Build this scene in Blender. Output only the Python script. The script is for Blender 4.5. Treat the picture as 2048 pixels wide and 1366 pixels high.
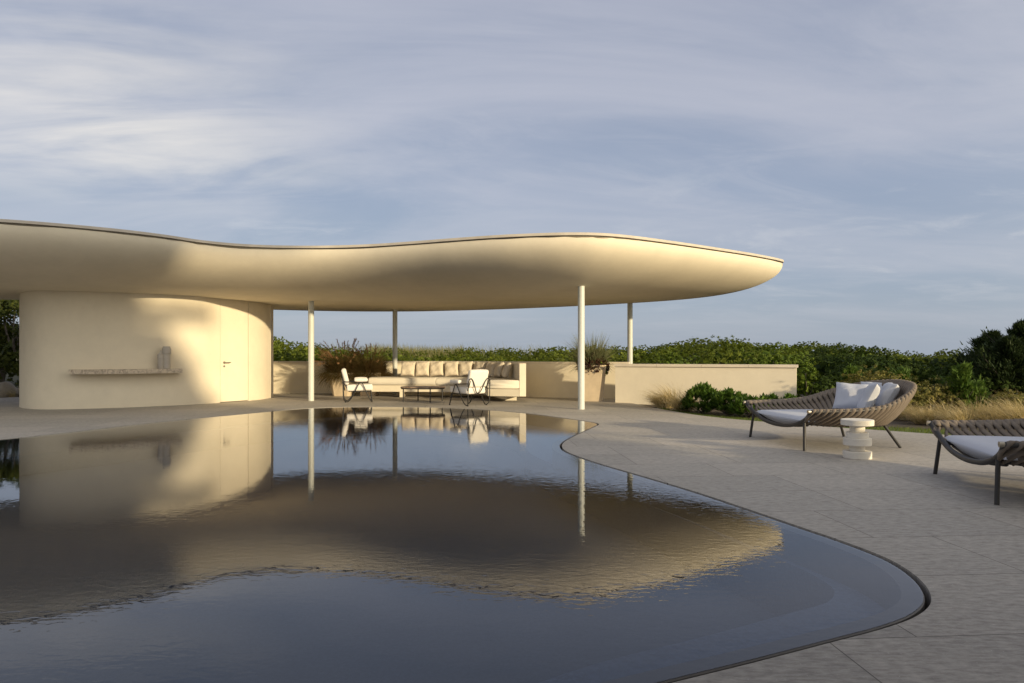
import bpy, math, random
import numpy as np
from mathutils import Vector, geometry
sc = bpy.context.scene
for o in list(bpy.data.objects): bpy.data.objects.remove(o)
R = math.radians
# ------------------------------------------------------------------ camera, sky, sun, exposure
F, CH, HY = 1400.0, 1.2, 711.0          # focal length in photo pixels, eye height, horizon row
cd = bpy.data.cameras.new('camera'); cam = bpy.data.objects.new('camera', cd); sc.collection.objects.link(cam)
cam.location = (0, 0, CH); cam.rotation_euler = (R(90), 0, 0)
cd.sensor_width = 36; cd.lens = 36 * F / 2048; cd.shift_y = (HY - 683) / 2048
cd.clip_end = 30000; cd.clip_start = .05
sc.camera = cam
EL = R(11.5); LH = (-.7121, .7021); NH = (.7021, .7121); TE = math.tan(EL)
AZ = math.atan2(-LH[0], -LH[1])
wd = bpy.data.worlds.new('World'); sc.world = wd; wd.use_nodes = True
def world():
    nt = wd.node_tree; nt.nodes.clear(); N = nt.nodes.new; L = nt.links.new
    out = N('ShaderNodeOutputWorld'); bg = N('ShaderNodeBackground'); bg.inputs['Strength'].default_value = .1
    sky = N('ShaderNodeTexSky'); sky.sky_type = 'NISHITA'; sky.sun_disc = False
    sky.sun_elevation = EL; sky.sun_rotation = AZ; sky.dust_density = 1.5; sky.ozone_density = 1.5
    tc = N('ShaderNodeTexCoord'); sep = N('ShaderNodeSeparateXYZ'); L(tc.outputs['Generated'], sep.inputs[0])
    def math_(op, a, b=None, clamp=False):
        m = N('ShaderNodeMath'); m.operation = op; m.use_clamp = clamp
        for i, v in enumerate((a, b)):
            if v is None: continue
            if isinstance(v, (int, float)): m.inputs[i].default_value = v
            else: L(v, m.inputs[i])
        return m.outputs[0]
    def ramp(v, stops, interp='EASE'):
        r = N('ShaderNodeValToRGB'); r.color_ramp.interpolation = interp
        e = r.color_ramp.elements
        while len(e) < len(stops): e.new(.5)
        for i, (p, c) in enumerate(stops):
            e[i].position = p; e[i].color = (*c, 1) if isinstance(c, tuple) else (c, c, c, 1)
        L(v, r.inputs[0]); return r.outputs[0]
    def mix(f, a, b):
        m = N('ShaderNodeMix'); m.data_type = 'RGBA'
        for s, v in ((0, f), (6, a), (7, b)):
            if isinstance(v, (int, float)): m.inputs[s].default_value = v
            elif isinstance(v, tuple): m.inputs[s].default_value = (*v, 1)
            else: L(v, m.inputs[s])
        return m.outputs[2]
    z = sep.outputs[2]; zc = math_('MAXIMUM', z, 0.0)
    zz = math_('ADD', zc, .14)
    qx = math_('DIVIDE', sep.outputs[0], zz); qy = math_('DIVIDE', sep.outputs[1], zz)
    cb = N('ShaderNodeCombineXYZ'); L(qx, cb.inputs[0]); L(qy, cb.inputs[1])
    def noise(rot, scl, scale, detail, rough, dist, off=(0, 0, 0)):
        m = N('ShaderNodeMapping'); m.inputs['Rotation'].default_value = (0, 0, R(rot)); m.inputs['Scale'].default_value = scl
        m.inputs['Location'].default_value = off
        L(cb.outputs[0], m.inputs[0])
        n = N('ShaderNodeTexNoise'); n.inputs['Scale'].default_value = scale; n.inputs['Detail'].default_value = detail
        n.inputs['Roughness'].default_value = rough; n.inputs['Distortion'].default_value = dist
        L(m.outputs[0], n.inputs['Vector']); return n.outputs[0]
    # high veil in soft diagonal streaks, then a broken lower layer of small wisps
    veil = noise(-38, (.6, 1.15, 1), .8, 8, .56, .7, (1.3, .4, 0))
    fine = noise(-42, (.6, 1.35, 1), 2.2, 10, .64, 1.1, (4.1, 2.2, 0))
    puff = noise(5, (.8, 1.0, 1), 2.6, 10, .62, .4, (7.7, 3.1, 0))
    vm = ramp(veil, [(.36, 0.), (.68, 1.)])
    fm = ramp(fine, [(.42, 0.), (.75, 1.)])
    pm = ramp(puff, [(.52, 0.), (.72, 1.)])
    low = ramp(zc, [(.0, 1.), (.10, .75), (.32, 0.)])
    mid = ramp(zc, [(.03, 0.), (.12, 1.), (.20, .8), (.30, 0.)])
    base = ramp(zc, [(0., (.285, .328, .395)), (.10, (.268, .318, .405)), (.22, (.255, .302, .402)), (.55, (.222, .25, .34)), (1., (.20, .22, .30))], 'LINEAR')
    c = mix(math_('MULTIPLY', math_('MULTIPLY', vm, .78), ramp(zc, [(0., .15), (.12, .6), (.3, 1.)])), base, (.425, .432, .495))
    c = mix(math_('MULTIPLY', math_('MULTIPLY', fm, .30), ramp(zc, [(0., .2), (.1, .8), (.4, 1.)])), c, (.46, .465, .515))
    c = mix(math_('MULTIPLY', math_('MULTIPLY', pm, .6), mid), c, (.44, .455, .505))
    # brighter bank low in the west of the frame
    lx = math_('SUBTRACT', -.38, sep.outputs[0]); side = ramp(math_('ADD', math_('MULTIPLY', lx, 1.6), .5), [(.1, 0.), (.75, 1.)])
    band = ramp(zc, [(.16, 0.), (.27, 1.), (.34, .8), (.45, 0.)])
    lm = math_('MULTIPLY', math_('MULTIPLY', side, band), ramp(noise(-20, (.5, 1.4, 1), 1.5, 8, .55, .6, (2.2, 8, 0)), [(.34, .0), (.62, 1.)]))
    c = mix(math_('MULTIPLY', lm, .92), c, (.73, .68, .62))
    # the brighter, warmer sky round the low sun
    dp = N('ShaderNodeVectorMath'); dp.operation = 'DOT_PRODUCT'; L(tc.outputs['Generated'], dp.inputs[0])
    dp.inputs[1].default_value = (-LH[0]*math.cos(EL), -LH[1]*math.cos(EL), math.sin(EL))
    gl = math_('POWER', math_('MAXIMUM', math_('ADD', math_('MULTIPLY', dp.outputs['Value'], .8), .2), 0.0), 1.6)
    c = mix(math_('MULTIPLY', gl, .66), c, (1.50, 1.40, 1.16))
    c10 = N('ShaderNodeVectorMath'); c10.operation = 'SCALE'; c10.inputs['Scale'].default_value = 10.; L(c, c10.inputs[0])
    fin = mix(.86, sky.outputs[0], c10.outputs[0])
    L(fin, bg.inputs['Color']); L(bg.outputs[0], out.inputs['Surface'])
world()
sd = bpy.data.lights.new('sun', 'SUN'); sun = bpy.data.objects.new('sun', sd); sc.collection.objects.link(sun)
sd.energy = 3.5; sd.angle = R(1.3); sd.color = (1, .81, .505)
sun.rotation_euler = Vector((-LH[0]*math.cos(EL), -LH[1]*math.cos(EL), math.sin(EL))).to_track_quat('Z', 'Y').to_euler()
sun.location = (20, -20, 12)
sc.view_settings.view_transform = 'Standard'; sc.view_settings.look = 'None'
sc.view_settings.exposure = 0.42; sc.view_settings.gamma = 1.0
sc.cycles.max_bounces = 8; sc.cycles.transparent_max_bounces = 24; sc.cycles.caustics_reflective = False
sc.cycles.use_denoising = True
# ------------------------------------------------------------------ helpers
rng = np.random.default_rng(7); random.seed(7)
def gp(x, y, z=0.0):
    d = (CH - z) * F / (y - HY); return ((x - 1024) * d / F, d)
def at(x, y, d): return ((x - 1024) * d / F, d, CH - (y - HY) * d / F)
def tag(o, label=None, cat=None, group=None, kind=None):
    if label: o['label'] = label
    if cat: o['category'] = cat
    if group: o['group'] = group
    if kind: o['kind'] = kind
    return o
def thing(name, label, cat, loc=(0, 0, 0), rz=0, group=None):
    o = bpy.data.objects.new(name, None); o.empty_display_size = .2
    sc.collection.objects.link(o); o.location = loc; o.rotation_euler = (0, 0, rz)
    return tag(o, label, cat, group)
def link_mesh(name, me, mat, parent=None, smooth=True):
    if mat: me.materials.append(mat)
    if smooth: me.shade_smooth()
    o = bpy.data.objects.new(name, me); sc.collection.objects.link(o); o.parent = parent
    return o
class MB:
    def __init__(s): s.v = []; s.f = []
    def add(s, V, Fc):
        k = len(s.v); s.v += [tuple(map(float, p)) for p in V]; s.f += [tuple(i + k for i in f) for f in Fc]; return s
    def build(s, name, mat, parent=None, smooth=True, sharp=None, bevel=0, seg=2):
        me = bpy.data.meshes.new(name); me.from_pydata(s.v, [], s.f); me.validate(); me.update()
        o = link_mesh(name, me, mat, parent, smooth)
        if sharp is not None: me.set_sharp_from_angle(angle=R(sharp))
        if bevel:
            b = o.modifiers.new('bevel', 'BEVEL'); b.width = bevel; b.segments = seg; b.limit_method = 'ANGLE'; b.angle_limit = R(40)
        return o
def cr(pts, per=10, closed=False):
    P = np.array(pts, float); n = len(P)
    idx = range(n) if closed else range(n - 1)
    out = []
    g = lambda i: P[i % n] if closed else (P[i] if 0 <= i < n else (2*P[0]-P[1] if i < 0 else 2*P[-1]-P[-2]))
    for i in idx:
        p0, p1, p2, p3 = g(i-1), g(i), g(i+1), g(i+2)
        t0 = 0; t1 = t0 + max(np.linalg.norm(p1-p0), 1e-5)**.5; t2 = t1 + max(np.linalg.norm(p2-p1), 1e-5)**.5; t3 = t2 + max(np.linalg.norm(p3-p2), 1e-5)**.5
        for k in range(per):
            t = t1 + (t2-t1)*k/per
            a1 = (t1-t)/(t1-t0)*p0 + (t-t0)/(t1-t0)*p1; a2 = (t2-t)/(t2-t1)*p1 + (t-t1)/(t2-t1)*p2; a3 = (t3-t)/(t3-t2)*p2 + (t-t2)/(t3-t2)*p3
            b1 = (t2-t)/(t2-t0)*a1 + (t-t0)/(t2-t0)*a2; b2 = (t3-t)/(t3-t1)*a2 + (t-t1)/(t3-t1)*a3
            out.append((t2-t)/(t2-t1)*b1 + (t-t1)/(t2-t1)*b2)
    if not closed: out.append(P[-1])
    return np.array(out)
def resample(C, n, closed=False):
    C = np.asarray(C, float)
    if closed: C = np.vstack([C, C[:1]])
    s = np.r_[0, np.cumsum(np.linalg.norm(np.diff(C, axis=0), axis=1))]
    q = np.linspace(0, s[-1], n + (1 if closed else 0))
    o = np.stack([np.interp(q, s, C[:, k]) for k in range(C.shape[1])], 1)
    return o[:-1] if closed else o
def area(C): x, y = C[:, 0], C[:, 1]; return .5*np.sum(x*np.roll(y, -1) - np.roll(x, -1)*y)
def normals2(C, closed=True):                       # outward for counter-clockwise outlines
    if closed: t = np.roll(C, -1, 0) - np.roll(C, 1, 0)
    else: t = np.gradient(C, axis=0)
    t = t/np.maximum(np.linalg.norm(t, axis=1, keepdims=True), 1e-9)
    return np.stack([t[:, 1], -t[:, 0]], 1)
def ring_faces(a, b, n, closed=True):
    m = n if closed else n - 1
    return [(a+i, a+(i+1) % n, b+(i+1) % n, b+i) for i in range(m)]
def sweep(outline, prof, closed=True):              # prof: list of (outward offset, z); outline ccw 2D
    N2 = normals2(outline, closed); n = len(outline); V = []; Fc = []
    for o, z in prof:
        for p, q in zip(outline, N2): V.append((p[0]+q[0]*o, p[1]+q[1]*o, z))
    for k in range(len(prof)-1): Fc += ring_faces(k*n, (k+1)*n, n, closed)
    return V, Fc
def prism(outline, z0, z1, cap=True):
    n = len(outline); V = [(p[0], p[1], z0) for p in outline] + [(p[0], p[1], z1) for p in outline]
    Fc = ring_faces(0, n, n)
    if cap:
        tri = geometry.tessellate_polygon([[Vector((p[0], p[1], 0)) for p in outline]])
        for t in tri: Fc += [tuple(n+i for i in t), tuple(reversed(t))]
    return V, Fc
def box(c, s, rz=0):
    V = []; ca, sa = math.cos(rz), math.sin(rz)
    for z in (-.5, .5):
        for x, y in ((-.5, -.5), (.5, -.5), (.5, .5), (-.5, .5)):
            X, Y = x*s[0], y*s[1]; V.append((c[0]+X*ca-Y*sa, c[1]+X*sa+Y*ca, c[2]+z*s[2]))
    return V, [(3, 2, 1, 0), (4, 5, 6, 7), (0, 1, 5, 4), (1, 2, 6, 5), (2, 3, 7, 6), (3, 0, 4, 7)]
def tube(path, r, seg=8, closed=False, flat=1.0):
    P = np.array(path, float); n = len(P)
    rr = np.full(n, r) if np.isscalar(r) else np.array(r, float)
    T = (np.roll(P, -1, 0)-np.roll(P, 1, 0)) if closed else np.gradient(P, axis=0)
    T /= np.maximum(np.linalg.norm(T, axis=1, keepdims=True), 1e-9)
    u = np.cross(T[0], (0, 0, 1.)); u = np.cross(T[0], (1., 0, 0)) if np.linalg.norm(u) < .1 else u; u /= np.linalg.norm(u)
    V = []
    for i in range(n):
        u = u - T[i]*u.dot(T[i]); u /= max(np.linalg.norm(u), 1e-9); w = np.cross(T[i], u)
        for k in range(seg):
            a = 2*math.pi*k/seg; V.append(P[i] + rr[i]*(math.cos(a)*u + flat*math.sin(a)*w))
    Fc = []
    for i in range(n if closed else n-1):
        j = (i+1) % n
        for k in range(seg): Fc.append((i*seg+k, i*seg+(k+1) % seg, j*seg+(k+1) % seg, j*seg+k))
    if not closed: Fc += [tuple(reversed(range(seg))), tuple((n-1)*seg+k for k in range(seg))]
    return V, Fc
def lathe(prof, seg=48, c=(0, 0, 0)):
    V = []; Fc = []
    for r, z in prof:
        for k in range(seg): a = 2*math.pi*k/seg; V.append((c[0]+r*math.cos(a), c[1]+r*math.sin(a), c[2]+z))
    for i in range(len(prof)-1): Fc += ring_faces(i*seg, (i+1)*seg, seg)
    return V, Fc
def quads_mesh(name, V, nq):                        # V: (nq*4,3), every four vertices one quad
    me = bpy.data.meshes.new(name)
    me.vertices.add(nq*4); me.vertices.foreach_set('co', np.ascontiguousarray(V, np.float32).ravel())
    me.loops.add(nq*4); me.loops.foreach_set('vertex_index', np.arange(nq*4, dtype=np.int32))
    me.polygons.add(nq); me.polygons.foreach_set('loop_start', np.arange(0, nq*4, 4, dtype=np.int32))
    try: me.polygons.foreach_set('loop_total', np.full(nq, 4, np.int32))
    except Exception: pass
    me.update(); me.validate(); return me
# ------------------------------------------------------------------ materials
def mat(name):
    m = bpy.data.materials.new(name); m.use_nodes = True; nt = m.node_tree
    return m, nt, nt.nodes['Principled BSDF']
def nnode(nt, scale, detail=6, rough=.6, vec=None, scl=None, rot=None, dist=0, coord='Object'):
    n = nt.nodes.new('ShaderNodeTexNoise'); n.inputs['Scale'].default_value = scale; n.inputs['Detail'].default_value = detail
    n.inputs['Roughness'].default_value = rough; n.inputs['Distortion'].default_value = dist
    tc = nt.nodes.new('ShaderNodeTexCoord'); mp = nt.nodes.new('ShaderNodeMapping')
    nt.links.new(tc.outputs[coord], mp.inputs[0]); nt.links.new(mp.outputs[0], n.inputs['Vector'])
    if scl: mp.inputs['Scale'].default_value = scl
    if rot: mp.inputs['Rotation'].default_value = rot
    return n
def rampn(nt, src, stops):
    r = nt.nodes.new('ShaderNodeValToRGB'); e = r.color_ramp.elements
    while len(e) < len(stops): e.new(.5)
    for i, (p, c) in enumerate(stops): e[i].position = p; e[i].color = (*c, 1) if isinstance(c, tuple) else (c, c, c, 1)
    nt.links.new(src, r.inputs[0]); return r.outputs[0]
def mixn(nt, f, a, b, typ='MIX'):
    m = nt.nodes.new('ShaderNodeMix'); m.data_type = 'RGBA'; m.blend_type = typ
    for s, v in ((0, f), (6, a), (7, b)):
        if isinstance(v, (int, float)): m.inputs[s].default_value = v
        elif isinstance(v, tuple): m.inputs[s].default_value = (*v, 1)
        else: nt.links.new(v, m.inputs[s])
    return m.outputs[2]
def bumpn(nt, b, h, strength=.3, dist=.01):
    n = nt.nodes.new('ShaderNodeBump'); n.inputs['Strength'].default_value = strength; n.inputs['Distance'].default_value = dist
    nt.links.new(h, n.inputs['Height']); nt.links.new(n.outputs[0], b.inputs['Normal']); return n
def simple(name, c, var=.12, scale=3., rough=.7, bscale=60, bstr=.15, bdist=.004, metal=0, scl=None, fine=None):
    m, nt, b = mat(name); b.inputs['Roughness'].default_value = rough; b.inputs['Metallic'].default_value = metal
    n = nnode(nt, scale, 7, .62, scl=scl)
    lo = tuple(x*(1-var) for x in c); hi = tuple(min(1, x*(1+var)) for x in c)
    col = rampn(nt, n.outputs[0], [(.3, lo), (.7, hi)])
    if fine:
        f = nnode(nt, fine[0], 3, .7); col = mixn(nt, fine[1], col, rampn(nt, f.outputs[0], [(.35, tuple(x*.6 for x in c)), (.65, tuple(min(1, x*1.3) for x in c))]))
    nt.links.new(col, b.inputs['Base Color'])
    if bstr:
        h = nnode(nt, bscale, 4, .6); bumpn(nt, b, h.outputs[0], bstr, bdist)
    return m
M = {}
M['stucco'] = simple('cream stucco', (.78, .70, .55), .06, .9, .85, 140, .25, .003, fine=(5, .045))
M['coping'] = simple('limestone coping', (.70, .62, .50), .08, 2.5, .75, 90, .2, .003)
M['fascia'] = simple('grey limestone fascia', (.52, .47, .40), .12, 3, .8, 90, .2, .003)
M['dark'] = simple('dark shadow gap', (.42, .37, .29), .1, 3, .9, 60, 0)
M['column'] = simple('pale painted steel', (.60, .62, .58), .04, 1.5, .42, 40, 0)
M['steel'] = simple('brushed steel', (.36, .33, .28), .1, 6, .35, 60, 0, metal=.8)
M['rod'] = simple('black powder coated steel', (.018, .017, .017), .1, 6, .45, 60, 0)
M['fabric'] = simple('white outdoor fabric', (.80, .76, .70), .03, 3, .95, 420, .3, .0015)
M['sofafab'] = simple('cream linen', (.74, .68, .57), .04, 3, .95, 420, .35, .0015)
M['pillow'] = simple('sand linen', (.66, .58, .46), .06, 4, .95, 420, .35, .0015)
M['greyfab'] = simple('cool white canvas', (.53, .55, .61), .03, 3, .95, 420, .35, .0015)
M['strap'] = simple('taupe padded strap', (.185, .152, .122), .14, 7, .9, 500, .4, .001)
M['lounge_metal'] = simple('anthracite metal', (.028, .026, .026), .1, 5, .5, 60, 0)
M['planter'] = simple('sand cast stone', (.58, .47, .33), .12, 5, .85, 70, .4, .004, fine=(120, .12))
M['vase'] = simple('grey stoneware', (.46, .42, .37), .10, 12, .85, 120, .35, .002)
M['side'] = simple('white travertine', (.76, .71, .62), .08, 4, .7, 60, .2, .002, scl=(1, 1, 5), fine=(90, .08))
M['bark'] = simple('bark', (.10, .085, .07), .3, 8, .95, 25, .8, .02)
M['soil'] = simple('soil', (.07, .055, .04), .3, 8, .95, 30, .8, .03)
M['rock'] = simple('boulder stone', (.30, .27, .23), .2, 3, .9, 14, .8, .04, fine=(30, .2))
M['house'] = simple('house render', (.62, .54, .42), .06, 1, .85, 60, .1)
M['glass'] = simple('dark window glass', (.03, .035, .04), .1, 1, .08, 10, 0)
def marble(name, c1, c2, scale):
    m, nt, b = mat(name); b.inputs['Roughness'].default_value = .55
    n = nnode(nt, scale, 9, .68, dist=1.6); n2 = nnode(nt, scale*6, 6, .7, dist=.5)
    col = rampn(nt, n.outputs[0], [(.32, c1), (.48, c2), (.56, tuple(x*.6 for x in c1)), (.7, c2)])
    col = mixn(nt, .4, col, rampn(nt, n2.outputs[0], [(.35, tuple(x*.45 for x in c1)), (.62, c2)]))
    nt.links.new(col, b.inputs['Base Color']); return m
M['shelf'] = marble('veined travertine', (.36, .28, .20), (.72, .62, .49), 7)
M['tabletop'] = marble('brown marble', (.20, .12, .07), (.42, .31, .22), 4)
def deckmat():
    m, nt, b = mat('grey limestone paving'); b.inputs['Roughness'].default_value = .72
    tc = nt.nodes.new('ShaderNodeTexCoord'); mp = nt.nodes.new('ShaderNodeMapping'); nt.links.new(tc.outputs['Object'], mp.inputs[0])
    mp.inputs['Rotation'].default_value = (0, 0, R(-4.2)); mp.inputs['Location'].default_value = (.42, .31, 0)
    br = nt.nodes.new('ShaderNodeTexBrick'); nt.links.new(mp.outputs[0], br.inputs['Vector'])
    br.inputs['Scale'].default_value = 1; br.inputs['Brick Width'].default_value = 1.18; br.inputs['Row Height'].default_value = .79
    br.inputs['Mortar Size'].default_value = .0032; br.inputs['Mortar Smooth'].default_value = .2; br.offset = .34; br.offset_frequency = 3
    br.inputs['Color1'].default_value = (.44, .44, .44, 1); br.inputs['Color2'].default_value = (.56, .55, .54, 1); br.inputs['Mortar'].default_value = (.5, .5, .5, 1)
    st = nnode(nt, 2.2, 9, .66, scl=(.55, 2.2, 1), rot=(0, 0, R(-4.2)), dist=.6)
    md = nnode(nt, .55, 6, .6); fn = nnode(nt, 26, 6, .7, scl=(.5, 1.4, 1)); sp = nnode(nt, 70, 3, .6)
    col = rampn(nt, st.outputs[0], [(.25, (.24, .222, .198)), (.5, (.405, .375, .325)), (.75, (.53, .495, .44))])
    col = mixn(nt, .5, col, rampn(nt, md.outputs[0], [(.3, (.30, .278, .248)), (.7, (.44, .405, .345))]))
    col = mixn(nt, .58, col, rampn(nt, fn.outputs[0], [(.32, (.16, .145, .128)), (.66, (.54, .505, .455))]))
    col = mixn(nt, rampn(nt, sp.outputs[0], [(.62, 0.), (.74, .6)]), col, (.66, .62, .56))
    col = mixn(nt, .8, col, br.outputs['Color'], 'OVERLAY')
    col = mixn(nt, br.outputs['Fac'], col, (.11, .10, .085))
    nt.links.new(col, b.inputs['Base Color'])
    sub = nt.nodes.new('ShaderNodeMath'); sub.operation = 'MULTIPLY_ADD'; nt.links.new(br.outputs['Fac'], sub.inputs[0]); sub.inputs[1].default_value = -1.5; nt.links.new(fn.outputs[0], sub.inputs[2])
    bumpn(nt, b, sub.outputs[0], .35, .004)
    return m
M['deck'] = deckmat()
def watermat():
    m = bpy.data.materials.new('still pool water'); m.use_nodes = True; nt = m.node_tree; nt.nodes.clear()
    out = nt.nodes.new('ShaderNodeOutputMaterial'); mx = nt.nodes.new('ShaderNodeMixShader')
    tr = nt.nodes.new('ShaderNodeBsdfTransparent'); tr.inputs[0].default_value = (.80, .86, .92, 1)
    gl = nt.nodes.new('ShaderNodeBsdfGlossy'); gl.inputs['Roughness'].default_value = .0; gl.inputs['Color'].default_value = (.96, .97, 1, 1)
    fr = nt.nodes.new('ShaderNodeFresnel'); fr.inputs[0].default_value = 1.45
    a = nnode(nt, 19, 1.0, .4, scl=(.6, 1.2, 1), rot=(0, 0, R(18)), dist=.8); c = nnode(nt, 2.2, 2, .5, scl=(.7, 1.2, 1), rot=(0, 0, R(-12)))
    g = nnode(nt, .22, 2, .5)
    amp = rampn(nt, g.outputs[0], [(.36, .25), (.62, 1.)])
    mu = nt.nodes.new('ShaderNodeMath'); mu.operation = 'MULTIPLY'; nt.links.new(a.outputs[0], mu.inputs[0]); nt.links.new(amp, mu.inputs[1])
    ad = nt.nodes.new('ShaderNodeMath'); ad.operation = 'MULTIPLY_ADD'; nt.links.new(c.outputs[0], ad.inputs[0]); ad.inputs[1].default_value = .9; nt.links.new(mu.outputs[0], ad.inputs[2])
    bp = nt.nodes.new('ShaderNodeBump'); bp.inputs['Strength'].default_value = 1; bp.inputs['Distance'].default_value = .00062
    nt.links.new(ad.outputs[0], bp.inputs['Height']); nt.links.new(bp.outputs[0], gl.inputs['Normal']); nt.links.new(bp.outputs[0], fr.inputs['Normal'])
    nt.links.new(fr.outputs[0], mx.inputs[0]); nt.links.new(tr.outputs[0], mx.inputs[1]); nt.links.new(gl.outputs[0], mx.inputs[2]); nt.links.new(mx.outputs[0], out.inputs[0])
    return m
M['water'] = watermat()
M['basin'] = simple('dark aggregate pool floor', (.085, .120, .185), .10, 1.2, .8, 60, .1, .002, fine=(38, .6))
M['lip'] = simple('dark granite lip', (.13, .12, .115), .12, 8, .5, 60, .1, .002)
M['channel'] = simple('black drain channel', (.012, .012, .012), .1, 8, .6, 60, 0)
def seamat():
    m, nt, b = mat('grey sea'); b.inputs['Base Color'].default_value = (.09, .12, .16, 1); b.inputs['Roughness'].default_value = .35
    h = nnode(nt, .4, 5, .6); bumpn(nt, b, h.outputs[0], .6, .3); return m
M['sea'] = seamat()
def leafmat(name, c1, c2, c3, trans=.3, vscale=.6, rough=.55, accent=None):
    m, nt, b = mat(name); b.inputs['Roughness'].default_value = rough; b.inputs['Specular IOR Level'].default_value = .12
    geo = nt.nodes.new('ShaderNodeNewGeometry'); oi = nt.nodes.new('ShaderNodeObjectInfo')
    col = rampn(nt, geo.outputs['Random Per Island'], [(0., c1), (.5, c2), (1., c3)])
    n = nnode(nt, vscale, 5, .6)
    col = mixn(nt, .45, col, rampn(nt, n.outputs[0], [(.32, c1), (.66, c3)]))
    if accent:
        k = nnode(nt, accent[1], 3, .6); col = mixn(nt, rampn(nt, k.outputs[0], [(accent[2], 0.), (accent[2]+.07, .8)]), col, accent[0])
    nt.links.new(col, b.inputs['Base Color'])
    t = nt.nodes.new('ShaderNodeBsdfTranslucent'); mx = nt.nodes.new('ShaderNodeMixShader'); mx.inputs[0].default_value = trans
    nt.links.new(mixn(nt, 1., col, (1., .95, .55), 'MULTIPLY'), t.inputs[0])
    nt.links.new(b.outputs[0], mx.inputs[1]); nt.links.new(t.outputs[0], mx.inputs[2]); nt.links.new(mx.outputs[0], nt.nodes['Material Output'].inputs[0])
    return m
M['scrub'] = leafmat('beach scrub leaves', (.034, .064, .009), (.10, .148, .017), (.235, .265, .036), accent=((.16, .055, .022), .35, .70))
M['bush'] = leafmat('dark shrub leaves', (.020, .042, .010), (.046, .082, .015), (.095, .135, .026), vscale=1.2)
M['broad'] = leafmat('light green leaves', (.062, .115, .016), (.125, .195, .026), (.22, .28, .045), vscale=1.5)
M['cedar'] = leafmat('cedar foliage', (.014, .026, .011), (.026, .044, .017), (.05, .072, .024), .15, 1.2)
M['juniper'] = leafmat('young juniper foliage', (.045, .10, .018), (.085, .155, .026), (.15, .21, .045), .25, 2)
M['yellow'] = leafmat('yellowing shrub leaves', (.10, .12, .024), (.21, .20, .05), (.36, .29, .10), .3, 2)
M['glossy'] = leafmat('glossy green leaves', (.034, .080, .014), (.070, .14, .024), (.15, .225, .045), .25, 3, .4)
M['feather'] = leafmat('golden feather grass', (.43, .33, .175), (.66, .54, .32), (.86, .77, .54), .3, 1.5, .7)
M['feathergreen'] = leafmat('green grass base', (.085, .095, .030), (.15, .145, .055), (.24, .20, .09), .3, 2, .7)
M['fountain'] = leafmat('fountain grass blades', (.042, .048, .014), (.095, .078, .025), (.17, .095, .042), .2, 2.5, .7)
M['plume'] = leafmat('russet grass plumes', (.28, .14, .07), (.42, .24, .12), (.55, .36, .21), .3, 4, .8)
M['striped'] = leafmat('silvery green blades', (.10, .13, .055), (.20, .22, .11), (.33, .32, .19), .25, 4, .6)
M['purple'] = leafmat('dark purple leaves', (.020, .008, .008), (.038, .014, .012), (.08, .035, .02), .2, 4, .6)
M['lawn'] = leafmat('lawn blades', (.075, .12, .02), (.13, .18, .032), (.19, .225, .055), .3, 1.2, .7)
M['dunegrass'] = leafmat('dune grass', (.12, .13, .045), (.20, .195, .075), (.28, .26, .12), .3, .3, .7)
M['lefttree'] = leafmat('dull tree leaves', (.022, .036, .012), (.05, .07, .016), (.11, .12, .022), .35, .5)
M['ground'] = simple('sandy dune soil', (.055, .055, .028), .3, .4, .95, 6, .6, .05)
M['turf'] = simple('turf', (.085, .115, .028), .3, 3, .95, 40, .6, .02)
# ------------------------------------------------------------------ setting: pool, deck, ground, sea
pool_px = [(0, 879), (100, 869), (200, 857.5), (300, 846), (400, 836), (500, 826.5), (560, 821), (620, 816.5), (700, 814), (800, 813.8), (900, 816), (1000, 821.5), (1080, 829.5),
           (1140, 837.5), (1178, 843), (1194, 846), (1198, 849), (1190, 853.5), (1165, 865), (1140, 877), (1128, 884.5), (1124, 892), (1131, 901), (1150, 910), (1200, 927), (1300, 956), (1400, 986), (1500, 1019),
           (1600, 1053), (1700, 1087), (1780, 1119), (1830, 1150), (1858, 1181), (1861, 1207), (1835, 1231), (1780, 1253), (1650, 1288), (1500, 1327), (1350, 1364)]
pool = [gp(*p) for p in pool_px] + [(.1, 2.33), (-.8, 1.95), (-2.5, 1.5), (-5, 1.6), (-7.5, 2.6), (-8.8, 4.6), (-8.7, 7), (-8.0, 8.9)]
O = cr(pool, 8, True)
if area(O) < 0: O = O[::-1]
ND = normals2(O)
def inset(d): return O - ND*d
deck_out = [gp(*p) for p in [(1228, 801), (1262, 806), (1300, 813.5), (1331, 819.5), (1380, 828), (1398, 830.5), (1450, 836.5), (1524, 843), (1650, 853), (1770, 861), (1863, 867.5), (2048, 881)]]
deck_out = [(2.75, 18.3)] + list(map(tuple, cr(deck_out, 5)[2:])) + [(9.2, 9.2), (12, 7.5), (14, 3), (14, -13), (-17, -13), (-21, 6), (-20.5, 19.4), (-17, 20.1), (-13, 20.3), (-12.2, 23.2), (-4, 24), (1, 22.6), (2.9, 21)]
DO = np.array(deck_out)
if area(DO) < 0: DO = DO[::-1]
def flat_with_hole(name, outer, hole, z, m):
    loops = [[Vector((p[0], p[1], 0)) for p in outer]] + ([[Vector((p[0], p[1], 0)) for p in hole]] if hole is not None else [])
    tri = geometry.tessellate_polygon(loops); allp = np.vstack([outer] + ([hole] if hole is not None else []))
    V = [(p[0], p[1], z) for p in allp]; Fc = []
    for t in tri:
        a, b, c = (allp[i] for i in t)
        if (b[0]-a[0])*(c[1]-a[1]) - (b[1]-a[1])*(c[0]-a[0]) < 0: t = t[::-1]
        Fc.append(tuple(t))
    return MB().add(V, Fc)
dk = flat_with_hole('deck', DO, O, 0, None)
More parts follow.
